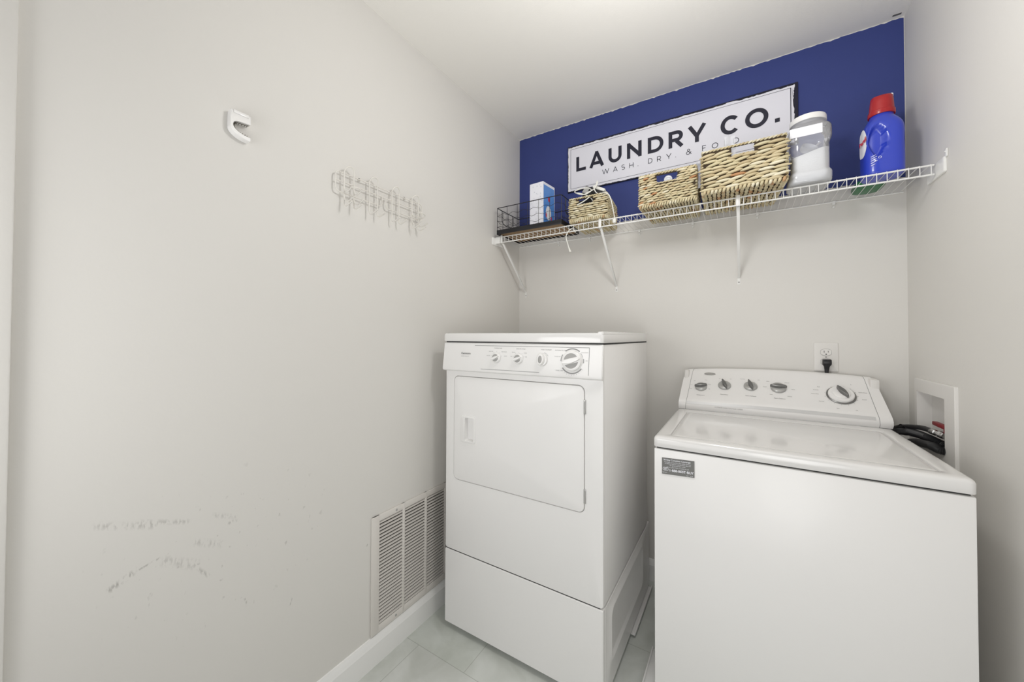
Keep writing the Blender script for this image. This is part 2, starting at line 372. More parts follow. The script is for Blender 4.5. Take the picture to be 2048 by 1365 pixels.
# ------------------------------------------------------------------ coat hook rack on left wall
rk = thing('wire_hook_rack', 'beige painted wire rack with double hooks mounted on the left wall', 'hook rack', (0, -1.04, 1.72))
def wire(name, paths, r, m, parent, n=7, sm=0):
    bm = bmesh.new()
    for p in paths: tube(bm, smoothpath(p, sm) if sm else p, r, n)
    return obj(name, bm, m, parent, 60)
RX = .016
def rnd_loop(y0, y1, z0, z1, r, x): return [(x, u, v) for u, v in rr(y0, y1, z0, z1, r, 5)]
bm = bmesh.new()
tube(bm, [(RX, -1.222, 1.788)]+[(RX, -1.232+.01*(1-math.cos(t))*0, 1.788) for t in ()]+[(RX, -.852, 1.788)], .0022, 8)
def half(ya, yb):
    s = 1 if yb > ya else -1
    pts = [(RX, ya+s*.012, 1.788), (RX, ya+s*.004, 1.785), (RX, ya, 1.777), (RX, ya, 1.731), (RX, ya+s*.004, 1.722), (RX, ya+s*.013, 1.719), (RX, yb-s*.012, 1.719), (RX, yb-s*.003, 1.723), (RX, yb, 1.732), (RX, yb, 1.757)]
    tube(bm, pts, .0022, 8)
half(-1.236, -1.048); half(-.842, -1.030)
tube(bm, [(RX, -1.236, 1.757), (RX, -.842, 1.757)], .0022, 8)
for y in (-1.14, -.93): tube(bm, [(RX, y, 1.788), (.001, y, 1.790)], .0022, 8)
tube(bm, [(RX, -1.039, 1.757), (.001, -1.039, 1.762)], .0022, 8)
obj('frame', bm, 'wirebeige', rk, 60)
for y in (-1.14, -.93):
    bm = bmesh.new(); lathe(bm, [(.0055, 0), (.005, .002), (.002, .003)], frame((.0005, y+.003, 1.794), (1, 0, 0), (0, 0, 1)), 12); obj('screw', bm, 'silverdark', rk)
HXX = RX+.0042
for k, (ya, yb) in enumerate(((-1.207, -1.170), (-1.1064, -1.0715), (-1.0041, -.9696), (-.9021, -.866))):
    ym = (ya+yb)/2; arch = []
    for i in range(13):
        t = PI*i/12; arch.append((HXX+.010*math.sin(t), ym-(yb-ya)/2*math.cos(t), 1.792+.021*math.sin(t)))
    def prong(y):
        return [(HXX, y, 1.683), (HXX+.003, y, 1.675), (HXX+.012, y, 1.672), (HXX+.030, y, 1.676), (HXX+.046, y, 1.682)]
    path = prong(ya)[::-1]+[(HXX, ya, 1.70)]+arch+[(HXX, yb, 1.70)]+prong(yb)
    bm = bmesh.new(); tube(bm, path, .0024, 8)
    if k in (0, 3):   # the outer two carry a second, larger hook
        for y in (ya, yb):
            tube(bm, smoothpath([(HXX, y, 1.760), (HXX+.002, y, 1.735), (HXX+.010, y, 1.722), (HXX+.026, y, 1.722), (HXX+.040, y, 1.730)], 5), .0021, 8)
            tube(bm, smoothpath([(HXX, y, 1.712), (HXX+.006, y, 1.694), (HXX+.020, y, 1.686), (HXX+.040, y, 1.690), (HXX+.056, y, 1.696)], 5), .0021, 8)
        tube(bm, smoothpath([(HXX+.040, ya, 1.730), (HXX+.045, ym, 1.733), (HXX+.040, yb, 1.730)], 5), .0021, 8)
    obj('hook', bm, 'wirebeige', rk, 60)

# ------------------------------------------------------------------ dryer on its pedestal
DX0, DX1, DYF, DYB = .1035, .7890, -.780, -.120
dr = thing('dryer', 'white front-loading dryer standing on a pedestal drawer, left of the washer', 'dryer', ((DX0+DX1)/2, -.45, 0))
bm = bmesh.new(); box(bm, DX0, DX1, DYF+.012, DYB, .336, 1.202, .004)
obj('cabinet', bm, 'enamel', dr)
bm = bmesh.new()
dx0, dx1, dz0, dz1 = .1475, .7265, .630, 1.0635
loft(bm, [XZ(rr(DX0, DX1, .3345, 1.1, .010), DYF+.014), XZ(rr(DX0, DX1, .3345, 1.1, .010), DYF+.006), XZ(rr(DX0+.0015, DX1-.0015, .3360, 1.0985, .010), DYF+.0015), XZ(rr(DX0+.006, DX1-.006, .342, 1.094, .010), DYF),
          XZ(rr(dx0, dx1, dz0, dz1, .024), DYF), XZ(rr(dx0+.0008, dx1-.0008, dz0+.0008, dz1-.0008, .0235), DYF+.001), XZ(rr(dx0+.0008, dx1-.0008, dz0+.0008, dz1-.0008, .0235), DYF+.011)], cap0=False)
obj('front_panel', bm, 'enamel', dr)
bm = bmesh.new(); e = .0030
hx0, hx1, hz0, hz1 = .203, .2585, .7985, .896
loft(bm, [XZ(rr(dx0+e, dx1-e, dz0+e, dz1-e, .021), DYF+.010), XZ(rr(dx0+e, dx1-e, dz0+e, dz1-e, .021), DYF), XZ(rr(dx0+e+.0012, dx1-e-.0012, dz0+e+.0012, dz1-e-.0012, .020), DYF-.0018), XZ(rr(dx0+e+.004, dx1-e-.004, dz0+e+.004, dz1-e-.004, .018), DYF-.0026),
          XZ(rr(hx0, hx1, hz0, hz1, .008), DYF-.0026), XZ(rr(hx0, hx1, hz0, hz1, .008), DYF+.004)], cap1=False)
door = obj('door', bm, 'enamel', dr)
bm = bmesh.new(); y = DYF-.0026
loft(bm, [XZ(rr(.192, .2640, .792, .9025, .009), y+.0005), XZ(rr(.1925, .2635, .7925, .902, .009), y-.0045), XZ(rr(.196, .2600, .796, .8985, .009), y-.006),
          XZ(rr(.2125, .2560, .8005, .894, .007), y-.0055), XZ(rr(.2145, .2540, .8035, .891, .006), y+.006), XZ(rr(.2160, .2520, .8065, .888, .006), y+.022)], cap0=False)
box(bm, .205, .2135, y-.008, y-.003, .802, .893, .002)
hd = obj('handle', bm, 'plastic', door)
for z in (.990, .690):
    bm = bmesh.new(); box(bm, .7225, .7300, DYF-.0035, DYF+.004, z-.024, z+.024, .001)
    lathe(bm, [(.003, -.020), (.003, .020)], Matrix.Translation((.7262, DYF-.0035, z)), 10); obj('hinge', bm, 'silver', dr)
# control panel (slanted, bulging at its lower edge)
bm = bmesh.new()
prof = [(DYF+.010, 1.201), (DYF-.001, 1.2015), (DYF-.004, 1.198), (DYF-.0165, 1.094), (DYF-.0155, 1.088), (DYF-.009, 1.0835), (DYF+.010, 1.083)]
loft(bm, [[(x, y_, z_) for y_, z_ in prof] for x in (DX0-.0065, DX1+.0015)])
bmesh.ops.bevel(bm, geom=[e_ for e_ in bm.edges if abs(e_.verts[0].co.x-e_.verts[1].co.x) < 1e-6], offset=.0022, segments=2, affect='EDGES')
cp = obj('control_panel', bm, 'plastic', dr, 30)
PN = Vector((0, -.104, -.0125)).normalized(); PN = Vector((0, -.9929, .1193*-1)).normalized()
PU = Vector((0, .1193, .9929)) if False else Vector((0, .119, .993))
def dpan(x, z, lift=0):
    t = (z-1.094)/(1.198-1.094); yy = (DYF-.0165)+t*.0125
    return Vector((x, yy, z))+Vector((0, -1, .0))*0+Vector((0, -.993, .119))*0+Vector((0, -1, 0))*lift
DN = Vector((0, -.9929, .1193))      # outward normal of the panel, leaning slightly up
DN = Vector((0, -.104, .0125)).normalized(); DU = Vector((0, .0125, .104)).normalized()
def dfr(x, z, lift=.0004): return frame(dpan(x, z)+DN*lift, DN, DU)
bm = bmesh.new()
for a, b in (((.262, 1.1905), (.744, 1.1905)), ((.744, 1.1905), (.744, 1.098)), ((.30, 1.0985), (.56, 1.0985))):
    wd = .0009
    if a[1] == b[1]: quad(bm, dpan(a[0], a[1]-wd, .0004), dpan(b[0], b[1]-wd, .0004), dpan(b[0], b[1]+wd, .0004), dpan(a[0], a[1]+wd, .0004))
    else: quad(bm, dpan(a[0]-wd, b[1], .0004), dpan(a[0]+wd, b[1], .0004), dpan(a[0]+wd, a[1], .0004), dpan(a[0]-wd, a[1], .0004))
for s, x, z, sz in (('TEMPERATURE', .375, 1.1815, .0056), ('END OF CYCLE', .478, 1.181, .0056), ('PUSH TO START', .584, 1.180, .0056), ('AUTOMATIC DRY', .640, 1.1795, .0056),
                    ('DELICATE', .343, 1.1685, .0046), ('PERM PRESS', .404, 1.168, .0046), ('AIR DRY', .332, 1.152, .0046), ('HEAVY', .412, 1.152, .0046), ('SIGNAL', .447, 1.168, .0046), ('OFF', .438, 1.152, .0046), ('ON', .502, 1.152, .0046), ('LOUD', .498, 1.166, .0046),
                    ('TOUCH UP', .628, 1.158, .0046), ('TIMED DRY', .638, 1.1095, .0056), ('COOL DOWN', .7275, 1.1735, .0040), ('OFF', .7355, 1.146, .0044), ('LARGE CAPACITY', .215, 1.146, .0052)):
    text_into(bm, s, sz, dfr(x, z))
obj('printed_text', bm, 'greyprint', cp, 0)
bm = bmesh.new(); text_into(bm, 'Kenmore', .0125, dfr(.2185, 1.1575), bold=.0002); obj('logo', bm, 'darkprint', cp, 0)
# dial scale rings
bm = bmesh.new(); m_ = dfr(.684, 1.144)
for a0, a1, r0, r1 in ((52, 128, .0400, .0440), (150, 182, .0400, .0430), (215, 325, .0400, .0445), (-8, 12, .0400, .0430), (20, 44, .0400, .0412)): disc_ring(bm, r0, r1, m_, 0, a0, a1, 24)
for k in range(11):
    a = math.radians(215+k*11); mm = m_ @ Matrix.Translation((.0485*math.cos(a), .0485*math.sin(a), 0)); text_into(bm, str((k % 9)+1), .005, mm)
obj('dial_scale', bm, 'greyprint', cp, 0)
for cx in (.3705, .4700):
    bm = bmesh.new()
    for aa in (20, 55, 90, 125, 160):
        a = math.radians(aa); mm = dfr(cx, 1.144) @ Matrix.Translation((.0245*math.cos(a), .0245*math.sin(a), 0)) @ Matrix.Rotation(a, 4, 'Z')
        quad(bm, *[mm @ Vector(p) for p in ((-.0016, -.0004, 0), (.0016, -.0004, 0), (.0016, .0004, 0), (-.0016, .0004, 0))])
    obj('dial_scale', bm, 'greyprint', cp, 0)
bm = bmesh.new(); disc_ring(bm, .0265, .0275, dfr(.569, 1.144), 0, 30, 75, 12)
obj('dial_scale', bm, 'greyprint', cp, 0)
def rot_z(m, deg): return m @ Matrix.Rotation(math.radians(deg), 4, 'Z')
def halfmoon(bm, m, R, off, h, sgn, flat=.12):
    """shallow lens-shaped inlay on one side of the grip bar"""
    pts = []
    n = 14
    for i in range(n+1):
        a = math.radians(18+(180-36)*i/n); pts.append((R*math.cos(a), max(R*math.sin(a), off)))
    vs = [m @ Vector((x, sgn*y, h)) for x, y in pts]
    bm.faces.new([bm.verts.new(v) for v in vs])
def dryer_knob(x, z, R, deg, big=False):
    m0 = rot_z(dfr(x, z, .0006), deg); dpt = .016 if not big else .019
    bm = bmesh.new(); lathe(bm, [(R*1.05, 0), (R*1.05, .002), (R, .003), (R*.97, dpt*.45), (R*.90, dpt*.55), (R*.80, dpt*.58)], m0, 40)
    k = obj('knob', bm, 'plastic', cp, 40)
    bm = bmesh.new(); wv = R*.23
    for_ = []
    for t, hh in ((1.0, dpt*.5), (1.0, dpt*.9), (.94, dpt)):
        for_.append([m0 @ Vector((u, v, hh)) for u, v in [(R*.92*t*math.cos(a), (wv*t)*(1.0 if abs(math.cos(a)) < .5 else .85)*math.sin(a)) for a in [2*PI*i/24 for i in range(24)]]])
    loft(bm, for_); obj('grip', bm, 'plastic', k, 40)
    bm = bmesh.new(); halfmoon(bm, m0, R*.74, wv*1.15, dpt*.60, 1); halfmoon(bm, m0, R*.74, wv*1.15, dpt*.60, -1)
    o = obj('inlay', bm, 'greyknob', k, 0)
    return k
dryer_knob(.3705, 1.144, .0195, 22); dryer_knob(.4700, 1.144, .0195, 18)
dryer_knob(.684, 1.144, .0355, 14, True)
bm = bmesh.new(); m0 = dfr(.569, 1.144, .0006)
lathe(bm, [(.0215, 0), (.0215, .003), (.0205, .006), (.019, .0065)], m0, 36, 1, 1.08); lathe(bm, [(.0135, .006), (.0135, .016), (.012, .018)], m0, 30, .95, 1.45)
kb = obj('start_button', bm, 'plastic', cp, 40)
bm = bmesh.new(); lathe(bm, [(.0085, .0181), (.0080, .0184)], m0, 24, .9, 1.6); obj('inlay', bm, 'greyknob', kb, 40)
# top lid
bm = bmesh.new()
loft(bm, [XY(rr(DX0-.008, DX1+.002, DYF-.006, DYB+.004, .012), 1.2065), XY(rr(DX0-.0095, DX1+.0035, DYF-.008, DYB+.005, .012), 1.209), XY(rr(DX0-.0095, DX1+.0035, DYF-.008, DYB+.005, .012), 1.232),
          XY(rr(DX0-.006, DX1+.0005, DYF-.0045, DYB+.002, .011), 1.239), XY(rr(DX0+.004, DX1-.008, DYF+.004, DYB-.006, .010), 1.2415), XY(rr(DX0+.03, DX1-.032, DYF+.02, DYB-.03, .010), 1.2370)])
obj('top_panel', bm, 'enamel2', dr)
bm = bmesh.new()
loft(bm, [XY(rr(DX1-.020, DX1+.0025, DYF-.004, DYB+.002, .006), 1.236), XY(rr(DX1-.018, DX1+.0015, DYF-.003, DYB+.001, .006), 1.2435), XY(rr(DX1-.014, DX1-.003, DYF+.004, DYB-.004, .005), 1.2455)])
obj('top_rim', bm, 'enamel2', dr)
bm = bmesh.new(); box(bm, DX0+.001, DX1-.001, DYF+.001, DYB-.002, 1.200, 1.2070); obj('seam', bm, 'gap', dr, 0)
# pedestal
bm = bmesh.new(); box(bm, DX0+.001, DX1-.007, DYF+.004, -.082, .034, .3300, .004)
ped = obj('pedestal', bm, 'enamel', dr)
bm = bmesh.new(); loft(bm, [XZ(rr(DX0-.0005, DX1-.0005, .0245, .3310, .004), DYF+.022), XZ(rr(DX0-.0005, DX1-.0005, .0245, .3310, .004), DYF+.003), XZ(rr(DX0+.002, DX1-.003, .027, .3285, .004), DYF)]); obj('drawer_front', bm, 'enamel', ped)
bm = bmesh.new(); X_ = DX1
loft(bm, [YZ(rr(DYF+.023, -.080, .024, .3272, .003), X_-.008), YZ(rr(DYF+.023, -.080, .024, .3272, .003), X_-.001), YZ(rr(DYF+.024, -.081, .025, .3262, .003), X_),
          YZ(rr(DYF+.07, -.215, .10, .300, .035), X_), YZ(rr(DYF+.078, -.223, .108, .292, .030), X_+.0045), YZ(rr(DYF+.086, -.231, .116, .284, .026), X_+.0045), YZ(rr(DYF+.094, -.239, .124, .276, .022), X_-.001)], cap0=False)
obj('side_panel', bm, 'enamel', ped)
bm = bmesh.new(); box(bm, X_-.006, X_+.016, -.42, -.085, .012, .0155, .001); box(bm, X_+.0125, X_+.0160, -.42, -.085, .012, .026, .001); obj('base_flange', bm, 'enamel', ped)
bm = bmesh.new(); box(bm, DX0+.004, DX1-.012, DYF+.004, -.09, .326, .338); obj('seam', bm, 'gap', dr, 0)
for x in (DX0+.06, DX1-.06):
    for y_ in (DYF+.06, -.14):
        bm = bmesh.new(); lathe(bm, [(.02, 0), (.02, .010), (.010, .013), (.010, .026)], Matrix.Translation((x, y_, 0)), 20); obj('foot', bm, 'black', ped)

# ------------------------------------------------------------------ washer
WX0, WX1, WYF, WYB = .9360, 1.6210, -.7234, -.040
wa = thing('washing_machine', 'white top-loading washing machine with a curved control console, right of the dryer', 'washing machine', ((WX0+WX1)/2, -.38, 0))
bm = bmesh.new(); box(bm, WX0+.001, WX1-.001, WYF+.0015, WYB, .012, .8725, .0035); obj('cabinet', bm, 'enamel', wa)
bm = bmesh.new(); box(bm, WX0+.008, WX1-.008, WYF+.009, WYB-.01, .871, .880); obj('seam', bm, 'gap', wa, 0)
bm = bmesh.new(); lx0, lx1, ly0, ly1 = .980, 1.579, -.682, -.246
loft(bm, [XY(rr(WX0, WX1, WYF, WYB, .012), .8780), XY(rr(WX0-.001, WX1+.001, WYF-.001, WYB, .013), .880), XY(rr(WX0-.001, WX1+.001, WYF-.001, WYB, .013), .9010), XY(rr(WX0+.0005, WX1-.0005, WYF+.0005, WYB, .013), .9060), XY(rr(WX0+.004, WX1-.004, WYF+.004, WYB-.002, .012), .9095), XY(rr(WX0+.010, WX1-.010, WYF+.010, WYB-.01, .010), .9112),
          XY(rr(lx0-.006, lx1+.006, ly0-.006, ly1+.006, .014), .9112), XY(rr(lx0-.002, lx1+.002, ly0-.002, ly1+.002, .012), .9100), XY(rr(lx0, lx1, ly0, ly1, .011), .9040)])
obj('top_deck', bm, 'enamel2', wa, 40)
bm = bmesh.new(); loft(bm, [XY(rr(lx0+.003, lx1-.002, ly0+.002, ly1-.002, .010), .9035), XY(rr(lx0+.003, lx1-.002, ly0+.002, ly1-.002, .010), .9065), XY(rr(lx0+.0055, lx1-.0045, ly0+.0045, ly1-.0045, .010), .9085), XY(rr(lx0+.015, lx1-.014, ly0+.014, ly1-.014, .010), .9092)])
obj('lid', bm, 'enamel2', wa, 40)
for x in (WX0+.05, WX1-.05):
    for y_ in (WYF+.05, WYB-.05):
        bm = bmesh.new(); lathe(bm, [(.018, 0), (.018, .008), (.008, .010), (.008, .016)], Matrix.Translation((x, y_, 0)), 20); obj('foot', bm, 'black', wa)
# console: a loft along x of a curved profile
def cprof(zs, x, out=0):
    """front profile points (y, z); zs scales height above deck"""
    P = [(-.193, .9115), (-.2035, .9250), (-.2040, .9400), (-.1985, .9520), (-.186, .9640), (-.168, .9795), (-.145, .9992), (-.120, 1.0210), (-.095, 1.0430), (-.074, 1.0620), (-.058, 1.0775), (-.048, 1.0855), (-.036, 1.0885), (-.022, 1.0860)]
    return [(y, .9115+(z-.9115)*zs) for y, z in P]
def arch(x):
    t = (x-1.28)/.34; return 1-.075*t*t-.02*t**6
def section(x, xs=None):
    zs = arch(x); pr = cprof(zs, x)
    return pr
def cons_strip(name, xa, xb, m, shrink=0, n=24, slopeL=0, slopeR=0, parent=None, thick=0):
    """xa(t), xb(t): end x for profile parameter t in 0..1 (0 bottom, 1 top)"""
    bm = bmesh.new(); loops = []
    for i in range(n+1):
        s = i/n; lp = []
        for j in range(14):
            t = j/13; x = xa(t)+(xb(t)-xa(t))*s; pr = cprof(arch(x), x)[j]
            lp.append((x, pr[0]-thick*.6, pr[1]+thick*.6))
        last = lp[-1]; x0_ = xa(0)+(xb(0)-xa(0))*s
        lp.append((last[0], -.020, last[2]-.004)); lp.append((x0_, -.020, .9115))
        loops.append(lp)
    loft(bm, loops); return obj(name, bm, m, parent, 40)
faceL = lambda t: .9665+.022*t**1.2+.001; faceR = lambda t: 1.5850-.013*t**1.2
con = cons_strip('console', faceL, faceR, 'plastic', parent=wa)
gapL = lambda t: faceL(t)-.0014; gapR = lambda t: faceR(t)+.0014
outL = lambda t: WX0+.004+.020*t**2.2; outR = lambda t: WX1-.002-.028*t**2.2
cons_strip('console_end_cap', outL, gapL, 'plastic', n=5, parent=wa, thick=.0012)
cons_strip('console_end_cap', gapR, outR, 'plastic', n=5, parent=wa, thick=.0012)
bm = bmesh.new()
box(bm, .9500, .9700, -.090, -.018, .9115, 1.074, .006); obj('console_back', bm, 'plate', wa)
bm = bmesh.new(); box(bm, 1.585, 1.6130, -.090, -.018, .9115, 1.071, .006); obj('console_back', bm, 'plate', wa)
for f_ in (faceL, faceR):
    bm = bmesh.new()
    loops = []
    for j in range(14):
        t = j/13; x = f_(t)+(-.0007 if f_ is faceL else .0007); pr = cprof(arch(x), x)[j]; loops.append((x, pr[0], pr[1]))
    for a, b in zip(loops, loops[1:]):
        quad(bm, (a[0]-.0008, a[1]-.0003, a[2]+.0003), (a[0]+.0008, a[1]-.0003, a[2]+.0003), (b[0]+.0008, b[1]-.0003, b[2]+.0003), (b[0]-.0008, b[1]-.0003, b[2]+.0003))
    obj('console_seam', bm, 'greyprint', con, 0)
def cpt(x, t):
    """point, normal, up on the console face; t runs over y from -.19 to -.05"""
    P = cprof(arch(x), x)
    for a, b in zip(P[3:], P[4:]):
        if a[0] <= t <= b[0]:
            s = (t-a[0])/(b[0]-a[0]); y_, z_ = a[0]+s*(b[0]-a[0]), a[1]+s*(b[1]-a[1]); U = Vector((0, b[0]-a[0], b[1]-a[1])).normalized()
            x2 = x+.01; N = Vector((0, -U.z, U.y)); return Vector((x, y_, z_)), N, U
def cfr(x, y_, lift=.0006):
    p, N, U = cpt(x, y_); return frame(p+N*lift, N, U)
def wknob(x, y_, R, deg, m_ring='silver'):
    m0 = rot_z(cfr(x, y_), deg)
    bm = bmesh.new(); lathe(bm, [(R, 0), (R, .004), (R*.93, .007), (R*.80, .0085)], m0, 40); k = obj('knob', bm, m_ring, con, 40)
    bm = bmesh.new(); loops = []
    for t, hh in ((1, .006), (1, .017), (.93, .0200), (.7, .0212)):
        loops.append([m0 @ Vector((R*1.06*t*math.cos(a), R*.30*t*math.sin(a)*(1-.35*abs(math.cos(a))), hh)) for a in [2*PI*i/28 for i in range(28)]])
    loft(bm, loops); obj('grip', bm, 'silverdark', k, 40)
    return k
ky = {1: (1.0231, -.134), 2: (1.1134, -.1235), 3: (1.2083, -.1215), 4: (1.3035, -.1215)}
wknob(*ky[1], .0235, 12); wknob(*ky[2], .0245, 112); wknob(*ky[3], .0245, 108); wknob(*ky[4], .0265, -2)
m0 = cfr(1.4950, -.131)
bm = bmesh.new(); lathe(bm, [(.0435, 0), (.0435, .003), (.040, .0045), (.0385, .0035)], m0, 48); bd = obj('dial_bezel', bm, 'silverdark', con, 40)
bm = bmesh.new(); lathe(bm, [(.0385, .001), (.0385, .009), (.036, .012), (.027, .0125), (.026, .0155), (.023, .017)], m0, 48); bk = obj('dial', bm, 'plastic', con, 40)
m1 = rot_z(m0, 118); bm = bmesh.new(); loops = []
for t, hh in ((1, .014), (1, .026), (.93, .0295), (.7, .0305)): loops.append([m1 @ Vector((.0285*t*math.cos(a), .0085*t*math.sin(a)*(1-.3*abs(math.cos(a)))-.003, hh)) for a in [2*PI*i/28 for i in range(28)]])
loft(bm, loops); obj('grip', bm, 'silverdark', bk, 40)
bm = bmesh.new(); lathe(bm, [(.0225, 0), (.0225, .0022), (.0205, .0032), (.019, .0018)], cfr(1.0545, -.0720), 36, 1.0, .33); em = obj('emblem', bm, 'silver', con, 40)
bm = bmesh.new()
for s, x, y_, sz in (('Temperature', 1.024, -.1705, .0058), ('Extra Rinse', 1.1135, -.1625, .0062), ('Fabric Softener', 1.2085, -.1615, .0062), ('Fabric Selector', 1.3050, -.163, .0062),
                     ('Hot', .996, -.104, .0045), ('Cold', 1.041, -.100, .0045), ('Warm', 1.056, -.121, .0042), ('Cool', .984, -.124, .0042), ('Auto', .984, -.142, .0042), ('Tap', 1.056, -.141, .0042),
                     ('Off', 1.094, -.093, .0045), ('On', 1.136, -.093, .0045), ('Not Used', 1.180, -.091, .0042), ('Add', 1.238, -.092, .0045),
                     ('Jeans', 1.270, -.095, .0048), ('Normal', 1.334, -.097, .0048), ('Casual', 1.258, -.119, .0048), ('Heavy', 1.352, -.123, .0048), ('Hand', 1.278, -.149, .0045), ('Delicate', 1.338, -.152, .0045),
                     ('Soak', 1.433, -.104, .0048), ('Prewash', 1.423, -.117, .0048), ('Heavy Duty', 1.418, -.133, .0048), ('Normal', 1.434, -.160, .0048), ('Spin', 1.478, -.182, .0048), ('Quick Wash', 1.560, -.112, .0048), ('Casual', 1.5585, -.139, .0048), ('Off', 1.529, -.183, .0045), ('8', 1.532, -.085, .0048)):
    bm = bmesh.new(); text_into(bm, s, sz, cfr(x, y_, .0008)); obj('printed_word', bm, 'darkprint', con, 0)
bm = bmesh.new()
for aa in list(range(0, 360, 24)):
    a = math.radians(aa); mm = m0 @ Matrix.Translation((.0475*math.cos(a), .0475*math.sin(a), .0004)) @ Matrix.Rotation(a, 4, 'Z')
    quad(bm, *[mm @ Vector(p) for p in ((-.002, -.0005, 0), (.002, -.0005, 0), (.002, .0005, 0), (-.002, .0005, 0))])
obj('dial_scale', bm, 'greyprint', con, 0)
bm = bmesh.new()   # silver band along the console foot
for i in range(40):
    xa, xb = .972+(1.575-.972)*i/40, .972+(1.575-.972)*(i+1)/40; q = []
    for x, k in ((xa, 2), (xb, 2), (xb, 3), (xa, 3)):
        P = cprof(arch(x), x)[k]; q.append((x, P[0]-.0007, P[1]+.0002))
    quad(bm, *q)
bmesh.ops.remove_doubles(bm, verts=bm.verts[:], dist=1e-6); obj('band', bm, 'band', con, 60)
bm = bmesh.new(); text_into(bm, 'ULTIMATE CARE II  8 CYCLE 3 SPEED', .0062, frame((1.13, -.2052, .9330), (0, -1, .04), (0, 0, 1))); obj('band_text', bm, 'greyprint', con, 0)
# sticker on washer front
sk = thing('washer_sticker', 'small grey service sticker with white writing on the front of the washer', 'sticker', (1.0065, WYF, .798))
bm = bmesh.new(); quad(bm, (.9605, WYF-.0000, .7955), (1.0530, WYF-.0000, .8005), (1.0530, WYF-.0000, .8505), (.9605, WYF-.0000, .8465))
bm.clear(); Q = ((.9605, .7955), (1.0530, .8005), (1.0530, .8505), (.9605, .8465)); loft(bm, [[(x, WYF+.0012, z) for x, z in Q], [(x, WYF-.0004, z) for x, z in Q]]); obj('backing', bm, 'sticker', sk, 0)
bm = bmesh.new(); SF = lambda x, z: frame((x, WYF-.0008, z), (0, -1, 0), (-.045, 0, 1))
text_into(bm, '30-Day Complete Coverage', .0068, SF(1.004, .8425), bold=.00008)
for s, z, sz in (('Purchase a protection plan within 30 days', .8360, .0045), ('of delivery and be covered from day one', .8312, .0045), ('for parts and labor costs', .8264, .0045), ('Want a plan? Visit us online or call', .8205, .0045)):
    text_into(bm, s, sz, SF(1.006, z))
text_into(bm, '1-888-BEST-BUY', .0100, SF(1.0165, .8115), bold=.00022)
text_into(bm, 'DETAILS', .0036, SF(.969, .8015)); text_into(bm, 'REV   04-08', .0036, SF(1.040, .8030))
for s0, s1 in ((.0, .0012),):
    o_ = rr(.9635, .9795, .8075, .8180, .004, 4); i_ = rr(.9635+.001, .9795-.001, .8085, .8170, .0032, 4)
    A = [bm.verts.new((u, WYF-.0008, v)) for u, v in o_]; B = [bm.verts.new((u, WYF-.0008, v)) for u, v in i_]
    for k in range(len(A)): bm.faces.new((A[k], A[(k+1) % len(A)], B[(k+1) % len(A)], B[k]))
text_into(bm, 'BEST', .0042, SF(.9717, .8143), bold=.0001); text_into(bm, 'BUY', .0042, SF(.9717, .8108), bold=.0001)
obj('printed_text', bm, 'whiteprint', sk, 0)
# white board on the floor beside the washer
bm = bmesh.new(); box(bm, .8750, .8800, -.72, -.445, 0, .022, .0015); box(bm, .8795, .9290, -.72, -.445, 0, .014, .0015)
tag(obj('trim_board', bm, 'trim'), 'white narrow trim board lying on the floor against the left foot of the washer', 'board')

# ------------------------------------------------------------------ outlet and plug
ou = thing('wall_outlet', 'white duplex outlet plate on the back wall behind the washer console', 'outlet', (1.472, 0, 1.09))
bm = bmesh.new(); loft(bm, [XZ(rr(1.4335, 1.5110, 1.088, 1.2062, .004), -.0004), XZ(rr(1.4335, 1.5110, 1.088, 1.2062, .004), -.0035), XZ(rr(1.4365, 1.5080, 1.091, 1.2032, .004), -.0055)]); pl = obj('plate', bm, 'plate', ou)
for zc in (1.1665, 1.1275):
    pts = [(max(-.0172, min(.0172, .0195*math.cos(a)))*1.0, .0140*math.sin(a)) for a in [2*PI*i/36 for i in range(36)]]
    bm = bmesh.new(); loft(bm, [[(1.4718+u, -.0050, zc+v) for u, v in pts], [(1.4718+u, -.0075, zc+v) for u, v in pts], [(1.4718+u*.95, -.0082, zc+v*.95) for u, v in pts]])
    rc = obj('receptacle', bm, 'plate', ou)
    bm = bmesh.new(); box(bm, 1.4644, 1.4662, -.0085, -.0080, zc-.0015, zc+.0065); box(bm, 1.4774, 1.4790, -.0085, -.0080, zc-.0005, zc+.0060)
    lathe(bm, [(.0024, 0), (.0024, .0004)], frame((1.4718, -.0081, zc-.0075), (0, -1, 0), (0, 0, 1)), 12); obj('slots', bm, 'gap', rc)
    bm = bmesh.new(); pts2 = [(u*1.05, v*1.06) for u, v in pts]; A = [bm.verts.new((1.4718+u, -.0057, zc+v)) for u, v in pts]; B = [bm.verts.new((1.4718+u, -.0057, zc+v)) for u, v in pts2]
    for k in range(36): bm.faces.new((A[k], A[(k+1) % 36], B[(k+1) % 36], B[k]))
    obj('rim', bm, 'greyprint', rc, 0)
bm = bmesh.new(); lathe(bm, [(.003, 0), (.0028, .001)], frame((1.4718, -.0055, 1.147), (0, -1, 0), (0, 0, 1)), 12); obj('screw', bm, 'greyknob', ou)
pg = thing('power_plug', 'black power plug in the lower socket of the back wall outlet', 'plug', (1.4718, -.02, 1.05))
bm = bmesh.new()
def rrl(cx, cy, hw, hd, z, r): return XY(rr(cx-hw, cx+hw, cy-hd, cy+hd, r, 4), z)
loft(bm, [rrl(1.4718, -.0215, .0120, .012, 1.1385, .003), rrl(1.4718, -.0215, .0135, .013, 1.136, .004), rrl(1.4718, -.0215, .0140, .013, 1.122, .004), rrl(1.4718, -.0205, .0135, .0125, 1.117, .004), rrl(1.4718, -.018, .0088, .008, 1.109, .004), rrl(1.4718, -.017, .0070, .0065, 1.094, .004), rrl(1.4718, -.016, .0058, .0055, 1.080, .004)])
obj('plug_body', bm, 'black', pg)
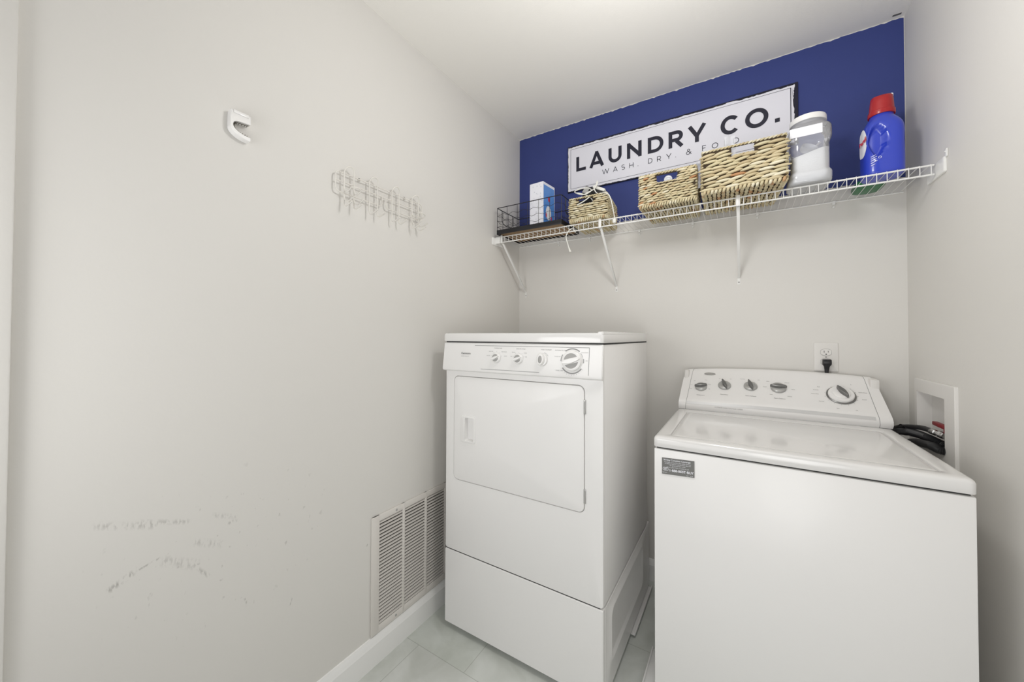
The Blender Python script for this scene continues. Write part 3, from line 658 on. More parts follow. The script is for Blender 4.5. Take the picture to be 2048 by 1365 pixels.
bm = bmesh.new(); tube(bm, smoothpath([(1.4718, -.016, 1.084), (1.4715, -.0125, 1.05), (1.470, -.0095, 1.0), (1.46, -.0095, .8), (1.44, -.02, .5), (1.44, -.022, .3)], 6), .0042, 10); obj('cord', bm, 'black', pg)

# ------------------------------------------------------------------ washer outlet box, valve, hoses
ob = thing('washer_outlet_box', 'white recessed laundry hookup box set in the right wall beside the washer console', 'hookup box', (W, -.2, .83))
bm = bmesh.new()
def YZr(y0, y1, z0, z1, r, x): return YZ(rr(y0, y1, z0, z1, r, 3), x)
loft(bm, [YZr(-.3720, -.0790, .825, 1.0840, .003, W-.0002), YZr(-.3720, -.0790, .825, 1.0840, .003, W-.007), YZr(-.3705, -.0805, .8265, 1.0825, .003, W-.0085), YZr(OY0, OY1, OZ0, OZ1, .0012, W-.0085), YZr(OY0, OY1, OZ0, OZ1, .0012, W-.004), YZr(OY0+.0006, OY1-.0006, OZ0+.0006, OZ1-.0006, .0012, W+.0285)], cap0=False, cap1=True)
obj('frame', bm, 'plate', ob)
vx = W+.010
bm = bmesh.new(); lathe(bm, [(.011, 0), (.011, .02), (.008, .022), (.008, .045)], frame((vx, -.284, .873), (0, 0, 1), (0, 1, 0)), 20); vb_ = obj('valve', bm, 'chrome', ob)
bm = bmesh.new(); box(bm, W-.004, W+.010, -.285, -.205, .9420, .9540, .002); lathe(bm, [(.004, 0), (.004, .04)], frame((vx-.006, -.275, .912), (0, 0, 1), (0, 1, 0)), 12); obj('valve_lever', bm, 'valvered', ob)
hs = thing('water_inlet_hose', 'black smooth inlet hose with a silver coupling in the laundry hookup box', 'hose', (1.66, -.2, .92))
bm = bmesh.new(); tube(bm, smoothpath([(1.700, -.238, .9245), (1.690, -.205, .9270), (1.675, -.165, .9215), (1.655, -.11, .9060), (1.648, -.07, .88), (1.646, -.05, .80), (1.646, -.05, .65)], 8), .0082, 12); obj('hose', bm, 'hose', hs)
bm = bmesh.new(); d_ = Vector((-.05, .16, .01)).normalized()
lathe(bm, [(.0075, 0), (.0092, .002), (.0092, .010), (.0075, .012), (.0075, .026), (.0105, .028), (.0105, .036), (.008, .038), (.008, .044)][::-1] if False else [(.0080, -.044), (.0105, -.040), (.0105, -.028), (.0078, -.026), (.0078, -.014), (.0095, -.012), (.0095, .004), (.0085, .006)], frame((1.7000, -.238, .9245), d_, (0, 0, 1)), 20)
obj('coupling', bm, 'chrome', hs)
dh = thing('drain_hose', 'black corrugated drain hose running from the laundry hookup box behind the washer', 'hose', (1.67, -.2, .89))
bm = bmesh.new(); cpath = smoothpath([(W+.010, -.285, .8860), (1.702, -.262, .8960), (1.690, -.225, .9020), (1.676, -.180, .9030), (1.662, -.130, .8975), (1.652, -.085, .8810), (1.647, -.055, .83), (1.646, -.045, .70), (1.646, -.045, .5)], 36)
tube(bm, cpath, lambda t: .0118+.0016*math.sin(t*2*PI*95), 14); obj('hose', bm, 'hose', dh, 60)
dh2 = thing('drain_hose', 'thick black hose lying below the corrugated hose in the laundry hookup box', 'hose', (1.67, -.25, .87))
bm = bmesh.new(); cpath = smoothpath([(W+.012, -.300, .8800), (1.700, -.300, .8800), (1.688, -.275, .8850), (1.675, -.235, .8830), (1.662, -.190, .8720), (1.652, -.14, .845), (1.648, -.10, .78), (1.648, -.09, .6)], 30)
tube(bm, cpath, lambda t: .0125+(.0013*math.sin(t*2*PI*70) if t < .3 else 0), 14); obj('hose', bm, 'hose', dh2, 60)
bm = bmesh.new(); tube(bm, smoothpath([(1.658, -.155, .915), (1.655, -.135, .9215), (1.652, -.12, .912), (1.654, -.112, .895), (1.664, -.12, .884), (1.672, -.14, .888), (1.668, -.155, .905), (1.658, -.152, .917), (1.648, -.165, .922)], 6), .0016, 6)
tag(obj('cable_tie', bm, 'black'), 'thin black cable tie looped around the corrugated hose', 'cable tie')

# ------------------------------------------------------------------ wire shelf
sh = thing('wire_shelf', 'long white ventilated wire shelf across the back wall holding the laundry supplies', 'shelf', (.85, -.14, 1.745))
SYF, ZD, SX0, SX1 = -.2687, 1.7840, .010, 1.7020
bm = bmesh.new(); nw = int((SX1-SX0)/.0254)
for i in range(nw+1):
    x = SX0+.008+i*.0254
    tube(bm, [(x, -.005, ZD), (x, SYF-.001, ZD), (x, SYF-.0040, ZD-.002), (x, SYF-.0044, ZD-.006), (x, SYF-.0044, 1.7470)], .00125, 5)
obj('deck_wires', bm, 'wirewhite', sh, 60)
for nm, y_, z_, r in (('front_rail', SYF, 1.7805, .0030), ('lip_rail', SYF, 1.7500, .0030), ('support_rail', -.170, 1.7805, .0028), ('back_rail', -.0085, 1.7805, .0030)):
    bm = bmesh.new(); tube(bm, [(SX0, y_, z_), (SX1, y_, z_)], r, 10); obj(nm, bm, 'wirewhite', sh, 60)
for x in (.27, .46, .73, .98, 1.24, 1.50):
    bm = bmesh.new(); box(bm, x-.005, x+.005, -.013, -.0005, 1.770, 1.7855, .0015); lathe(bm, [(.005, 0), (.004, .004)], frame((x, -.0005, 1.762), (0, -1, 0), (0, 0, 1)), 12); obj('wall_clip', bm, 'wirewhite', sh)
def bracket(x, label, wd=.011):
    t = thing('shelf_bracket', label, 'bracket', (x, 0, 1.47), 'diagonal braces under the wire shelf')
    d = Vector((0, SYF+.008, 1.7450))-Vector((0, -.004, 1.498)); L = d.length; nrm = d.normalized()
    m = frame((x, -.004, 1.498), nrm, (0, -nrm.z, nrm.y))
    bm = bmesh.new(); box(bm, -wd/2, wd/2, -.0015, .0015, 0, L, .0008, mtx=m); box(bm, -wd/2, -wd/2+.0015, -.007, .0015, .02, L-.01, .0004, mtx=m)
    obj('strut', bm, 'wirewhite', t)
    bm = bmesh.new(); box(bm, x-wd/2-.0005, x+wd/2+.0005, -.0022, -.0003, 1.468, 1.502, .0008); pl_ = obj('foot_plate', bm, 'wirewhite', t)
    bm = bmesh.new(); lathe(bm, [(.0035, 0), (.003, .0015)], frame((x, -.0022, 1.478), (0, -1, 0), (0, 0, 1)), 12); obj('screw', bm, 'greyknob', pl_)
    bm = bmesh.new(); box(bm, x-wd/2-.001, x+wd/2+.001, SYF-.0085, SYF+.012, 1.7425, 1.7450, .0006); box(bm, x-wd/2-.001, x+wd/2+.001, SYF-.0085, SYF-.0062, 1.7425, 1.7880, .0006); obj('hook_clip', bm, 'wirewhite', t)
bracket(.0485, 'white diagonal shelf brace in the left corner under the black wire tray')
bracket(.6090, 'white diagonal shelf brace below the small basket with cords')
bracket(1.1685, 'white diagonal shelf brace below the large basket')
eb = thing('shelf_end_bracket', 'white end bracket fixing the wire shelf to the right wall beside the blue bottle', 'bracket', (W, -.26, 1.72))
bm = bmesh.new(); loft(bm, [YZ(rr(-.322, -.200, 1.738, 1.7855, .004, 4), W-.0004), YZ(rr(-.322, -.200, 1.738, 1.7855, .004, 4), W-.0060), YZ(rr(-.319, -.203, 1.741, 1.7825, .004, 4), W-.0075)]); obj('cap', bm, 'wirewhite', eb)
bm = bmesh.new(); box(bm, W-.004, W-.0003, -.332, -.316, 1.781, 1.806, .0015); lathe(bm, [(.003, 0), (.0025, .002)], frame((W-.004, -.324, 1.798), (-1, 0, 0), (0, 0, 1)), 12); obj('screw_tab', bm, 'wirewhite', eb)
el = thing('shelf_end_bracket', 'white end bracket fixing the wire shelf to the left wall under the black tray', 'bracket', (0, -.26, 1.72))
bm = bmesh.new(); loft(bm, [YZ(rr(-.300, -.200, 1.738, 1.7800, .004, 4), .0004), YZ(rr(-.300, -.200, 1.738, 1.7800, .004, 4), .0075), YZ(rr(-.297, -.203, 1.741, 1.7770, .004, 4), .0095)]); obj('cap', bm, 'wirewhite', el)
bm = bmesh.new(); box(bm, .0095, .040, SYF-.0095, SYF-.0075, 1.7440, 1.7810, .0008); obj('front_plate', bm, 'wirewhite', el)
# a hanging white cord end on the lip
bm = bmesh.new(); tube(bm, smoothpath([(.475, -.250, 1.7500), (.4700, -.262, 1.7620), (.4600, -.280, 1.7580), (.4430, -.285, 1.7350), (.4400, -.284, 1.7180), (.4470, -.282, 1.6880), (.4540, -.281, 1.6640)], 8), .0026, 8)
hc = thing('hanging_cord', 'short white cord end hanging from the shelf lip under the small basket', 'cord', (.455, -.28, 1.65)); obj('cord', bm, 'cord', hc, 60)
bm = bmesh.new(); tube(bm, [(.4530, -.281, 1.668), (.4560, -.281, 1.660), (.4600, -.281, 1.648), (.4610, -.281, 1.645)], lambda t: .0036+.002*t, 10); obj('plug', bm, 'cord', hc, 60)

# ------------------------------------------------------------------ sign
SXL, SXR, SZ0, SZ1 = .3300, 1.3870, 2.0545, 2.3185
sg = thing('laundry_sign', 'long white sign with distressed black edge reading LAUNDRY CO. on the navy wall', 'sign', ((SXL+SXR)/2, 0, SZ0))
bm = bmesh.new(); box(bm, SXL, SXR, -.012, -.0014, SZ0, SZ1, .001); bd = obj('board', bm, 'signblack', sg)
random.seed(9)
def edge_jit(a, b, fixed, amp, horiz, n):
    out = []; j = 0
    for i in range(n):
        t = a+(b-a)*i/n; j = .6*j+random.uniform(-amp, amp)*.7; out.append((t, fixed+j) if horiz else (fixed+j, t))
    return out
ins = .0062
outl = edge_jit(SXL+.005, SXR-.014, SZ0+.0060, .0022, True, 170)+edge_jit(SZ0+.0055, SZ1-.008, SXR-.0140, .0030, False, 45)+edge_jit(SXR-.0115, SXL+.006, SZ1-.0085, .0028, True, 170)+edge_jit(SZ1-.006, SZ0+.0055, SXL+.0045, .0016, False, 45)
bm = bmesh.new(); cz = (SZ0+SZ1)/2
vs = [bm.verts.new((x, -.0124, z)) for x, z in outl]; inn = [bm.verts.new((min(max(x, SXL+.02), SXR-.02), -.0124, SZ0+.02 if z < cz else SZ1-.02)) if True else None for x, z in outl]
for i in range(len(vs)):
    j = (i+1) % len(vs)
    q = (vs[i], vs[j], inn[j], inn[i])
    try: bm.faces.new(q)
    except ValueError: pass
quad(bm, (SXL+.0199, -.0124, SZ0+.0199), (SXR-.0199, -.0124, SZ0+.0199), (SXR-.0199, -.0124, SZ1-.0199), (SXL+.0199, -.0124, SZ1-.0199))
obj('white_face', bm, 'signwhite', sg, 0)
bm = bmesh.new(); a0, a1, c0, c1 = .3488, 1.3635, 2.0720, 2.3000
for (x0, x1, z0, z1) in ((a0, a1, c0, c0+.0016), (a0, a1, c1-.0016, c1), (a0, a0+.0016, c0, c1), (a1-.0028, a1, c0, c1)): quad(bm, (x0, -.0129, z0), (x1, -.0129, z0), (x1, -.0129, z1), (x0, -.0129, z1))
obj('border_line', bm, 'signblack', sg, 0)
# stroke lettering
LIFT = [0]
def stroke(bm, pts, w, y, closed=False):
    LIFT[0] = (LIFT[0]+1) % 7; y -= LIFT[0]*.00006
    n = len(pts); L = []
    for i in range(n):
        p = Vector(pts[i])
        a = Vector(pts[i-1]) if (i or closed) else None; b = Vector(pts[(i+1) % n]) if (i < n-1 or closed) else None
        d1 = (p-a).normalized() if a is not None else (b-p).normalized(); d2 = (b-p).normalized() if b is not None else d1
        nrm = Vector((-(d1+d2).y, (d1+d2).x)); nrm = nrm.normalized() if nrm.length > .1 else Vector((-d1.y, d1.x))
        k = 1/max(.35, nrm.dot(Vector((-d1.y, d1.x)))); L.append((p+nrm*w/2*k, p-nrm*w/2*k))
    V = [(bm.verts.new((a.x, y, a.y)), bm.verts.new((b.x, y, b.y))) for a, b in L]
    for i in range(n-1+(1 if closed else 0)):
        a, b = V[i], V[(i+1) % n]; bm.faces.new((a[0], b[0], b[1], a[1]))
def arc(cx, cz, rx, rz, a0, a1, n=24): return [(cx+rx*math.cos(math.radians(a0+(a1-a0)*i/n)), cz+rz*math.sin(math.radians(a0+(a1-a0)*i/n))) for i in range(n+1)]
def glyph(bm, ch, x0, x1, zb, zt, w, y):
    h = zt-zb; m = w/2; wd = x1-x0; S = lambda pts, c=False: stroke(bm, pts, w, y, c)
    if ch == 'L': S([(x0+m, zt), (x0+m, zb)]); S([(x0, zb+m), (x1, zb+m)])
    elif ch == 'A': S([(x0+m*.9, zb), ((x0+x1)/2, zt)]); S([(x1-m*.9, zb), ((x0+x1)/2, zt)]); S([(x0+wd*.24, zb+h*.27), (x1-wd*.24, zb+h*.27)]); S([((x0+x1)/2-m*1.05, zt-m*.4), ((x0+x1)/2+m*1.05, zt-m*.4)]) if w > .005 else None
    elif ch == 'U': r = wd/2-m; S([(x0+m, zt), (x0+m, zb+r+m)]+arc(x0+wd/2, zb+r+m, r, r, 180, 360)[1:]+[(x1-m, zt)])
    elif ch == 'N': S([(x0+m, zb), (x0+m, zt)]); S([(x1-m, zb), (x1-m, zt)]); S([(x0+m, zt-m*.9), (x1-m, zb+m*.9)])
    elif ch == 'D': S([(x0+m, zb), (x0+m, zt)]); S([(x0+m, zt-m), (x0+wd*.45, zt-m)]+arc(x0+wd*.45, (zb+zt)/2, wd*.55-m, h/2-m, 90, -90)[1:]+[(x0+m, zb+m)])
    elif ch == 'R': S([(x0+m, zb), (x0+m, zt)]); S([(x0+m, zt-m), (x0+wd*.55, zt-m)]+arc(x0+wd*.55, zt-h*.33, wd*.40-m, h*.33-m, 90, -90)[1:]+[(x0+m, zt-h*.66+m)]); S([(x0+wd*.52, zt-h*.62), (x1-m*.9, zb)])
    elif ch == 'Y': c = (x0+x1)/2; S([(x0+m*.9, zt), (c, zb+h*.36)]); S([(x1-m*.9, zt), (c, zb+h*.36)]); S([(c, zb), (c, zb+h*.42)])
    elif ch == 'C': S(arc((x0+x1)/2+wd*.04, (zb+zt)/2, wd*.54-m, h/2-m, 42, 318, 30))
    elif ch == 'O': S(arc((x0+x1)/2, (zb+zt)/2, wd/2-m, h/2-m, 0, 360, 36)[:-1], True)
    elif ch == '.': S([(x0, zb+wd/2), (x1, zb+wd/2)]) if False else stroke(bm, [(x0, zb+wd/2), (x1, zb+wd/2)], wd, y)
    elif ch == 'W': S([(x0+m, zt), (x0+wd*.27, zb)]); S([(x0+wd*.27, zb), (x0+wd*.5, zt)]); S([(x0+wd*.5, zt), (x0+wd*.73, zb)]); S([(x0+wd*.73, zb), (x1-m, zt)])
    elif ch == 'H': S([(x0+m, zb), (x0+m, zt)]); S([(x1-m, zb), (x1-m, zt)]); S([(x0+m, (zb+zt)/2), (x1-m, (zb+zt)/2)])
    elif ch == 'F': S([(x0+m, zb), (x0+m, zt)]); S([(x0+m, zt-m), (x1, zt-m)]); S([(x0+m, (zb+zt)/2), (x1-wd*.12, (zb+zt)/2)])
    elif ch == 'S': S(arc((x0+x1)/2, zt-h*.27, wd*.42, h*.25, 40, 270, 14)+arc((x0+x1)/2, zb+h*.27, wd*.45, h*.25, 90, -140, 14)[1:])
    elif ch == '&':
        S([(x1, zb), (x0+wd*.25, zt-h*.30)]+arc(x0+wd*.45, zt-h*.24, wd*.22, h*.22, 190, -30, 10)+[(x0+wd*.25, zb+h*.50)]+arc(x0+wd*.38, zb+h*.27, wd*.36, h*.26, 140, 300, 10)+[(x1-wd*.05, zb+h*.45)])
bm = bmesh.new(); zb, zt, SW = 2.1655, 2.2480, .0172
for ch, x0, x1 in (('L', .3833, .4405), ('A', .4615, .5440), ('U', .5690, .6400), ('N', .6680, .7430), ('D', .7735, .8490), ('R', .8730, .9420), ('Y', .9600, 1.0400), ('C', 1.0990, 1.1720), ('O', 1.1960, 1.2830)):
    d = .0022 if ch in 'CO' else 0; bm = bmesh.new(); glyph(bm, ch, x0, x1, zb-d, zt+d, SW, -.0130); obj('title_letter', bm, 'signblack', sg, 0)
bm = bmesh.new(); glyph(bm, '.', 1.3060, 1.3235, zb, zt, SW, -.0130); obj('title_letter', bm, 'signblack', sg, 0)
bm = bmesh.new(); zb, zt, SW = 2.1155, 2.1415, .0028
for ch, x0, x1 in (('W', .534, .572), ('A', .594, .618), ('S', .639, .657), ('H', .680, .7015), ('D', .775, .796), ('R', .8180, .8380), ('Y', .862, .886), ('&', .953, .976), ('F', 1.022, 1.038), ('O', 1.063, 1.089), ('L', 1.1135, 1.128), ('D', 1.150, 1.172)):
    bm = bmesh.new(); glyph(bm, ch, x0, x1, zb, zt, SW, -.0130); obj('subtitle_letter', bm, 'signblack', sg, 0)
for x in (.7245, .9055): bm = bmesh.new(); glyph(bm, '.', x-.0015, x+.0015, zb, zt, SW, -.0130); obj('subtitle_letter', bm, 'signblack', sg, 0)

# ------------------------------------------------------------------ black wire tray
TX0, TX1, TY0, TY1, TZ0, TZ1 = .0380, .4220, -.3020, -.0750, 1.7892, 1.9320
tr = thing('wire_tray', 'black wire basket tray with a wooden base at the left end of the shelf', 'tray', ((TX0+TX1)/2, (TY0+TY1)/2, TZ0-.004))
bm = bmesh.new(); tube(bm, XY(rr(TX0, TX1, TY0, TY1, .006, 3), TZ1), .0022, 8, closed=True); obj('top_rail', bm, 'blackwire', tr, 60)
bm = bmesh.new()
for (x0, x1, y0, y1) in ((TX0-.002, TX1+.002, TY0-.002, TY0+.0015), (TX0-.002, TX1+.002, TY1-.0015, TY1+.002), (TX0-.002, TX0+.0015, TY0, TY1), (TX1-.0015, TX1+.002, TY0, TY1)): box(bm, x0, x1, y0, y1, TZ0-.0035, TZ0+.021, .0006)
obj('base_frame', bm, 'blackwire', tr)
bm = bmesh.new(); box(bm, TX0+.0015, TX1-.0015, TY0+.0015, TY1-.0015, TZ0+.0065, TZ0+.012); obj('base_board', bm, 'board', tr)
bm = bmesh.new()
def wave(p0, p1, z, ph):
    p0, p1 = Vector(p0), Vector(p1); n = max(8, int((p1-p0).length/.008)); pts = []
    for i in range(n+1):
        s = i/n*(p1-p0).length; p = p0+(p1-p0)*(i/n); pts.append((p.x, p.y, z+.0045*math.sin(s*2*PI/.064+ph)))
    tube(bm, pts, .0010, 5)
for k, z in enumerate((1.825, 1.858, 1.892)):
    wave((TX0, TY0, 0), (TX1, TY0, 0), z, k*2.1); wave((TX0, TY1, 0), (TX1, TY1, 0), z, k*2.1+1); wave((TX0, TY0, 0), (TX0, TY1, 0), z, k*1.7); wave((TX1, TY0, 0), (TX1, TY1, 0), z, k*1.7+2)
for i in range(7):
    x = TX0+(TX1-TX0)*i/6
    for y_ in (TY0, TY1): tube(bm, [(x, y_, TZ0), (x, y_, TZ1)], .0013, 5)
for i in range(1, 4):
    y_ = TY0+(TY1-TY0)*i/4
    for x in (TX0, TX1): tube(bm, [(x, y_, TZ0), (x, y_, TZ1)], .0013, 5)
obj('side_wires', bm, 'blackwire', tr, 60)
for x in (TX0, TX1):
    bm = bmesh.new(); tube(bm, [(x, -.255, TZ1), (x, -.255, 1.872), (x, -.235, 1.858), (x, -.165, 1.858), (x, -.145, 1.872), (x, -.145, TZ1-.001)], .0017, 6); obj('handle', bm, 'blackwire', tr, 60)

# carton standing in the tray (cut edges along its own axes)
cb = thing('carton_box', 'tall white and blue carton standing inside the black wire tray', 'box', (.28, -.23, 1.789))
A0 = Vector((.306, -.274, 0)); ux = Vector((-.0820, .006, 0)); uy = Vector((.012, .112, 0)); z0, z1 = 1.8015, 2.0350
cs = [A0, A0+uy, A0+uy+ux, A0+ux]
bm = bmesh.new(); loft(bm, [[(p.x, p.y, z) for p in cs] for z in (z0, z1)]); obj('carton', bm, 'carton', cb, 0)
def facequad(bm, P, du, u0, u1, za, zc, off): quad(bm, *[tuple(Vector(P)+du*u+off+Vector((0, 0, z))) for u, z in ((u0, za), (u1, za), (u1, zc), (u0, zc))])
offR = Vector((.0005, -.00005, 0)); bm = bmesh.new(); facequad(bm, A0, uy, .04, .96, z0+.002, z1-.014, offR); obj('blue_side_print', bm, 'boxblue', cb, 0)
bm = bmesh.new(); mR = lambda u, z, l=.0008: frame(tuple(A0+uy*u+Vector((l, 0, 0))+Vector((0, 0, z))), (uy.y, -uy.x, 0), (0, 0, 1))
lathe(bm, [(.030, 0), (.029, .0001)], mR(.45, 1.880), 24, .85, 1.25); obj('white_print', bm, 'whiteprint', cb, 0)
for u_, z_, r_, a_, b_ in ((.50, 1.955, .012, .8, 1.2), (.25, 1.865, .008, .6, 1.5), (.70, 1.855, .008, .6, 1.5)):
    bm = bmesh.new(); lathe(bm, [(r_, .0002), (r_*.95, .0003)], mR(u_, z_), 20, a_, b_); obj('red_print', bm, 'redprint', cb, 0)

# ------------------------------------------------------------------ woven baskets
def woven_basket(label, c, z0, z1, rowh, seg, hole, seed, slant=.22, orange=.012):
    """c: 4 corners (front-left, front-right, back-right, back-left) at the base; hole (u0,u1,z0,z1) in front wall"""
    random.seed(seed)
    cen = sum((Vector((p[0], p[1], 0)) for p in c), Vector())/4
    t = thing('woven_basket', label, 'basket', (cen.x, cen.y, z0), 'woven baskets on the wire shelf')
    C4 = [Vector((p[0], p[1], 0)) for p in c]
    walls = [(C4[0], C4[1]), (C4[1], C4[2]), (C4[2], C4[3]), (C4[3], C4[0])]
    bm = bmesh.new(); lay = bm.verts.layers.float.new('strand')
    def strand(p, d, nrm, L, wv, th, val):
        b = d.cross(nrm).normalized(); ns, nr = 7, 6; rings = []
        for i in range(nr+1):
            s = -1+2*i/nr; k = max(.10, (1-abs(s)**2.6))**.6; cc = p+d*(s*L/2)+nrm*(th*.5*(1-s*s)-th*.25)
            ring = []
            for q in range(ns):
                a = 2*PI*q/ns; v = bm.verts.new(cc+b*(math.cos(a)*wv*k)+nrm*(math.sin(a)*th*k)); v[lay] = val; ring.append(v)
            rings.append(ring)
        for a_, b_ in zip(rings, rings[1:]):
            for q in range(ns): bm.faces.new((a_[q], a_[(q+1) % ns], b_[(q+1) % ns], b_[q]))
        bm.faces.new(rings[0][::-1]); bm.faces.new(rings[-1])
    rows = int((z1-z0-.012)/rowh)
    for wi, (a, b) in enumerate(walls):
        dv = (b-a); Lw = dv.length; dv.normalize(); nrm = dv.cross(Vector((0, 0, 1)))
        for r in range(rows):
            z = z0+.010+rowh*(r+.5); ns = max(2, round(Lw/seg)); off = (r % 2)*.5+(r % 3)*.17
            for k in range(-1, ns+1):
                u = (k+off)*Lw/ns+random.uniform(-.003, .003)+seg*.2
                if u < seg*.22 or u > Lw-seg*.22: 
                    if -seg*.1 < u < Lw+seg*.1: u = min(max(u, seg*.36), Lw-seg*.36)
                    else: continue
                if hole and wi in (0, 2):
                    uu = u if wi == 0 else Lw-u
                    if hole[0]-seg*.50 < uu < hole[1]+seg*.50 and hole[2]-rowh*.45 < z < hole[3]+rowh*.45:
                        if hole[0]-seg*.50 < uu < hole[0]: uu = hole[0]-seg*.46
                        elif hole[1] < uu < hole[1]+seg*.5: uu = hole[1]+seg*.46
                        else: continue
                        u = uu if wi == 0 else Lw-uu
                zz = z+random.uniform(-.0012, .0012); sl = slant+random.uniform(-.10, .10)
                d = (dv+Vector((0, 0, sl if wi in (0, 1) else -sl))).normalized()
                val = random.uniform(0, .04) if random.random() < orange else random.uniform(.08, 1)
                strand(a+dv*u+Vector((0, 0, zz))+nrm*random.uniform(.0005, .002), d, nrm, seg*1.22, rowh*.43, rowh*.52, val)
        # end strips wrapping the lowest row
        nb = max(3, round(Lw/(rowh*1.0)))
        for k in range(nb):
            u = (k+.5)*Lw/nb; strand(a+dv*u+Vector((0, 0, z0+.008)), (Vector((0, 0, 1))+dv*.35).normalized(), nrm, .022, rowh*.42, rowh*.42, random.uniform(.05, 1))
    obj('woven_sides', bm, 'straw', t, 60)
    # underside
    bm = bmesh.new(); lay = bm.verts.layers.float.new('strand')
    Lx = (C4[1]-C4[0]).length; Ly = (C4[3]-C4[0]).length; nx_ = max(4, round(Lx/(rowh*1.15))); ny_ = max(3, round(Ly/.030))
    for i in range(nx_):
        for j in range(ny_):
            u = (i+.5)/nx_; v = (j+.5+(i % 2)*.4-.2)/ny_; v = min(max(v, .06), .94)
            p = C4[0]*(1-u)*(1-v)+C4[1]*u*(1-v)+C4[2]*u*v+C4[3]*(1-u)*v
            strand(p+Vector((0, 0, z0+.0045)), Vector((random.uniform(-.2, .2), 1, 0)).normalized(), Vector((0, 0, -1)), .036, rowh*.50, .0035, random.uniform(.03, .8))
    obj('woven_base', bm, 'straw', t, 60)
    # thin inner walls, coloured dark for the shade between strands
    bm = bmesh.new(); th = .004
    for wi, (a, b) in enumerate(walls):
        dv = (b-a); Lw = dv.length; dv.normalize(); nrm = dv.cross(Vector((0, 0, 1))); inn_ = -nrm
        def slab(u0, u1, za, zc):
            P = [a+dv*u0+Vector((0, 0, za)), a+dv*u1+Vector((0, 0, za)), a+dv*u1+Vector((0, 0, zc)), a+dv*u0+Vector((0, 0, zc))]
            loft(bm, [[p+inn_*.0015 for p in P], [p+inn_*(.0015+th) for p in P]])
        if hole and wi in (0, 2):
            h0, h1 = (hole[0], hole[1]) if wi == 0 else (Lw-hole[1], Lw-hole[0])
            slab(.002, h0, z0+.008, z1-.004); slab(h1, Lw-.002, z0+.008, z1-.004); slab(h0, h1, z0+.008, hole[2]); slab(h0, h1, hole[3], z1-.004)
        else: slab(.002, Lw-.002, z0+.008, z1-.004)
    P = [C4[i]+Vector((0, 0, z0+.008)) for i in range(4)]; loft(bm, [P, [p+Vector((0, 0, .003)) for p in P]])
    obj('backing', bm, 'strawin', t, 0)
    # twisted rim, and a finer one round the hand hole
    bm = bmesh.new(); lay = bm.verts.layers.float.new('strand')
    for wi, (a, b) in enumerate(walls):
        dv = (b-a); Lw = dv.length; dv.normalize(); nrm = dv.cross(Vector((0, 0, 1))); nn = round(Lw/.013)
        for k in range(nn):
            strand(a+dv*((k+.5)*Lw/nn)+Vector((0, 0, z1-.003)), (dv+Vector((0, 0, .45))).normalized(), nrm, .019, .0034, .0046, random.uniform(.1, 1))
    obj('rim', bm, 'straw', t, 60)
    for wi in ((0, 2) if hole else ()):
        a, b = walls[wi]; bm = bmesh.new(); lay = bm.verts.layers.float.new('strand')
        dv = (b-a); Lw = dv.length; dv.normalize(); nrm = dv.cross(Vector((0, 0, 1))); nn = round(Lw/.013)
        for k in range(nn):
                u = (k+.5)*Lw/nn; uu = u if wi == 0 else Lw-u
                if hole[0] < uu < hole[1]: strand(a+dv*u+Vector((0, 0, hole[2])), (dv+Vector((0, 0, .3))).normalized(), nrm, .018, .0028, .0036, random.uniform(.1, 1))
        obj('hand_hole_edge', bm, 'straw', t, 60)
    return t
SZ = 1.7878
woven_basket('small woven straw basket filled with white cords beside the black tray', ((.4580, -.283), (.6440, -.283), (.6220, -.050), (.4540, -.050)), SZ, 1.9060, .0100, .028, (.046, .122, 1.8680, 1.8965), 3, .03)
woven_basket('medium woven straw basket with an open plastic bag, second of the three baskets', ((.8000, -.312), (1.0220, -.312), (1.0120, -.060), (.8030, -.060)), SZ, 1.9310, .0100, .026, (.070, .153, 1.8860, 1.9200), 5, .16, .03)
woven_basket('largest woven straw basket, beside the clear jar on the shelf', ((1.0490, -.335), (1.3180, -.335), (1.2920, -.060), (1.0440, -.060)), SZ+.004, 1.9640, .0135, .046, (.098, .172, 1.9240, 1.9570), 7, .12)

# ------------------------------------------------------------------ things in the baskets
pa = thing('power_adapter', 'dark grey and white power adapter with coiled white cord in the small basket', 'adapter', (.55, -.2, 1.80))
m = Matrix.Translation((.560, -.225, 1.928)) @ Matrix.Rotation(math.radians(28), 4, 'Y') @ Matrix.Rotation(math.radians(-12), 4, 'X')
bm = bmesh.new(); box(bm, -.048, .048, -.030, .030, -.028, .020, .006, mtx=m); obj('body', bm, 'black', pa)
bm = bmesh.new(); box(bm, .492, .604, -.262, -.150, 1.800, 1.899, .006); obj('power_brick', bm, 'black', pa)
bm = bmesh.new(); box(bm, -.010, .056, -.034, .032, .018, .034, .005, mtx=m); obj('cover', bm, 'cord', pa)
bm = bmesh.new(); box(bm, -.046, -.020, -.0325, -.0295, -.020, .014, .001, mtx=m); obj('socket_plate', bm, 'greyknob', pa)
bm = bmesh.new()
tube(bm, smoothpath([(.585, -.250, 1.850), (.560, -.270, 1.900), (.520, -.292, 1.9200), (.492, -.290, 1.9300), (.486, -.280, 1.9430), (.505, -.262, 1.9560), (.540, -.255, 1.9560), (.565, -.270, 1.9350), (.555, -.290, 1.9160), (.528, -.296, 1.9120), (.500, -.290, 1.9250)], 8), .0025, 8)
tube(bm, smoothpath([(.540, -.275, 1.925), (.575, -.272, 1.935), (.592, -.262, 1.9620), (.590, -.258, 1.9780), (.586, -.262, 1.9600), (.580, -.268, 1.9350), (.600, -.275, 1.9080), (.630, -.290, 1.9020), (.6560, -.300, 1.8880), (.6700, -.305, 1.8600), (.6780, -.300, 1.8200), (.6800, -.286, 1.7900), (.6805, -.281, 1.7720)], 8), .0025, 8)
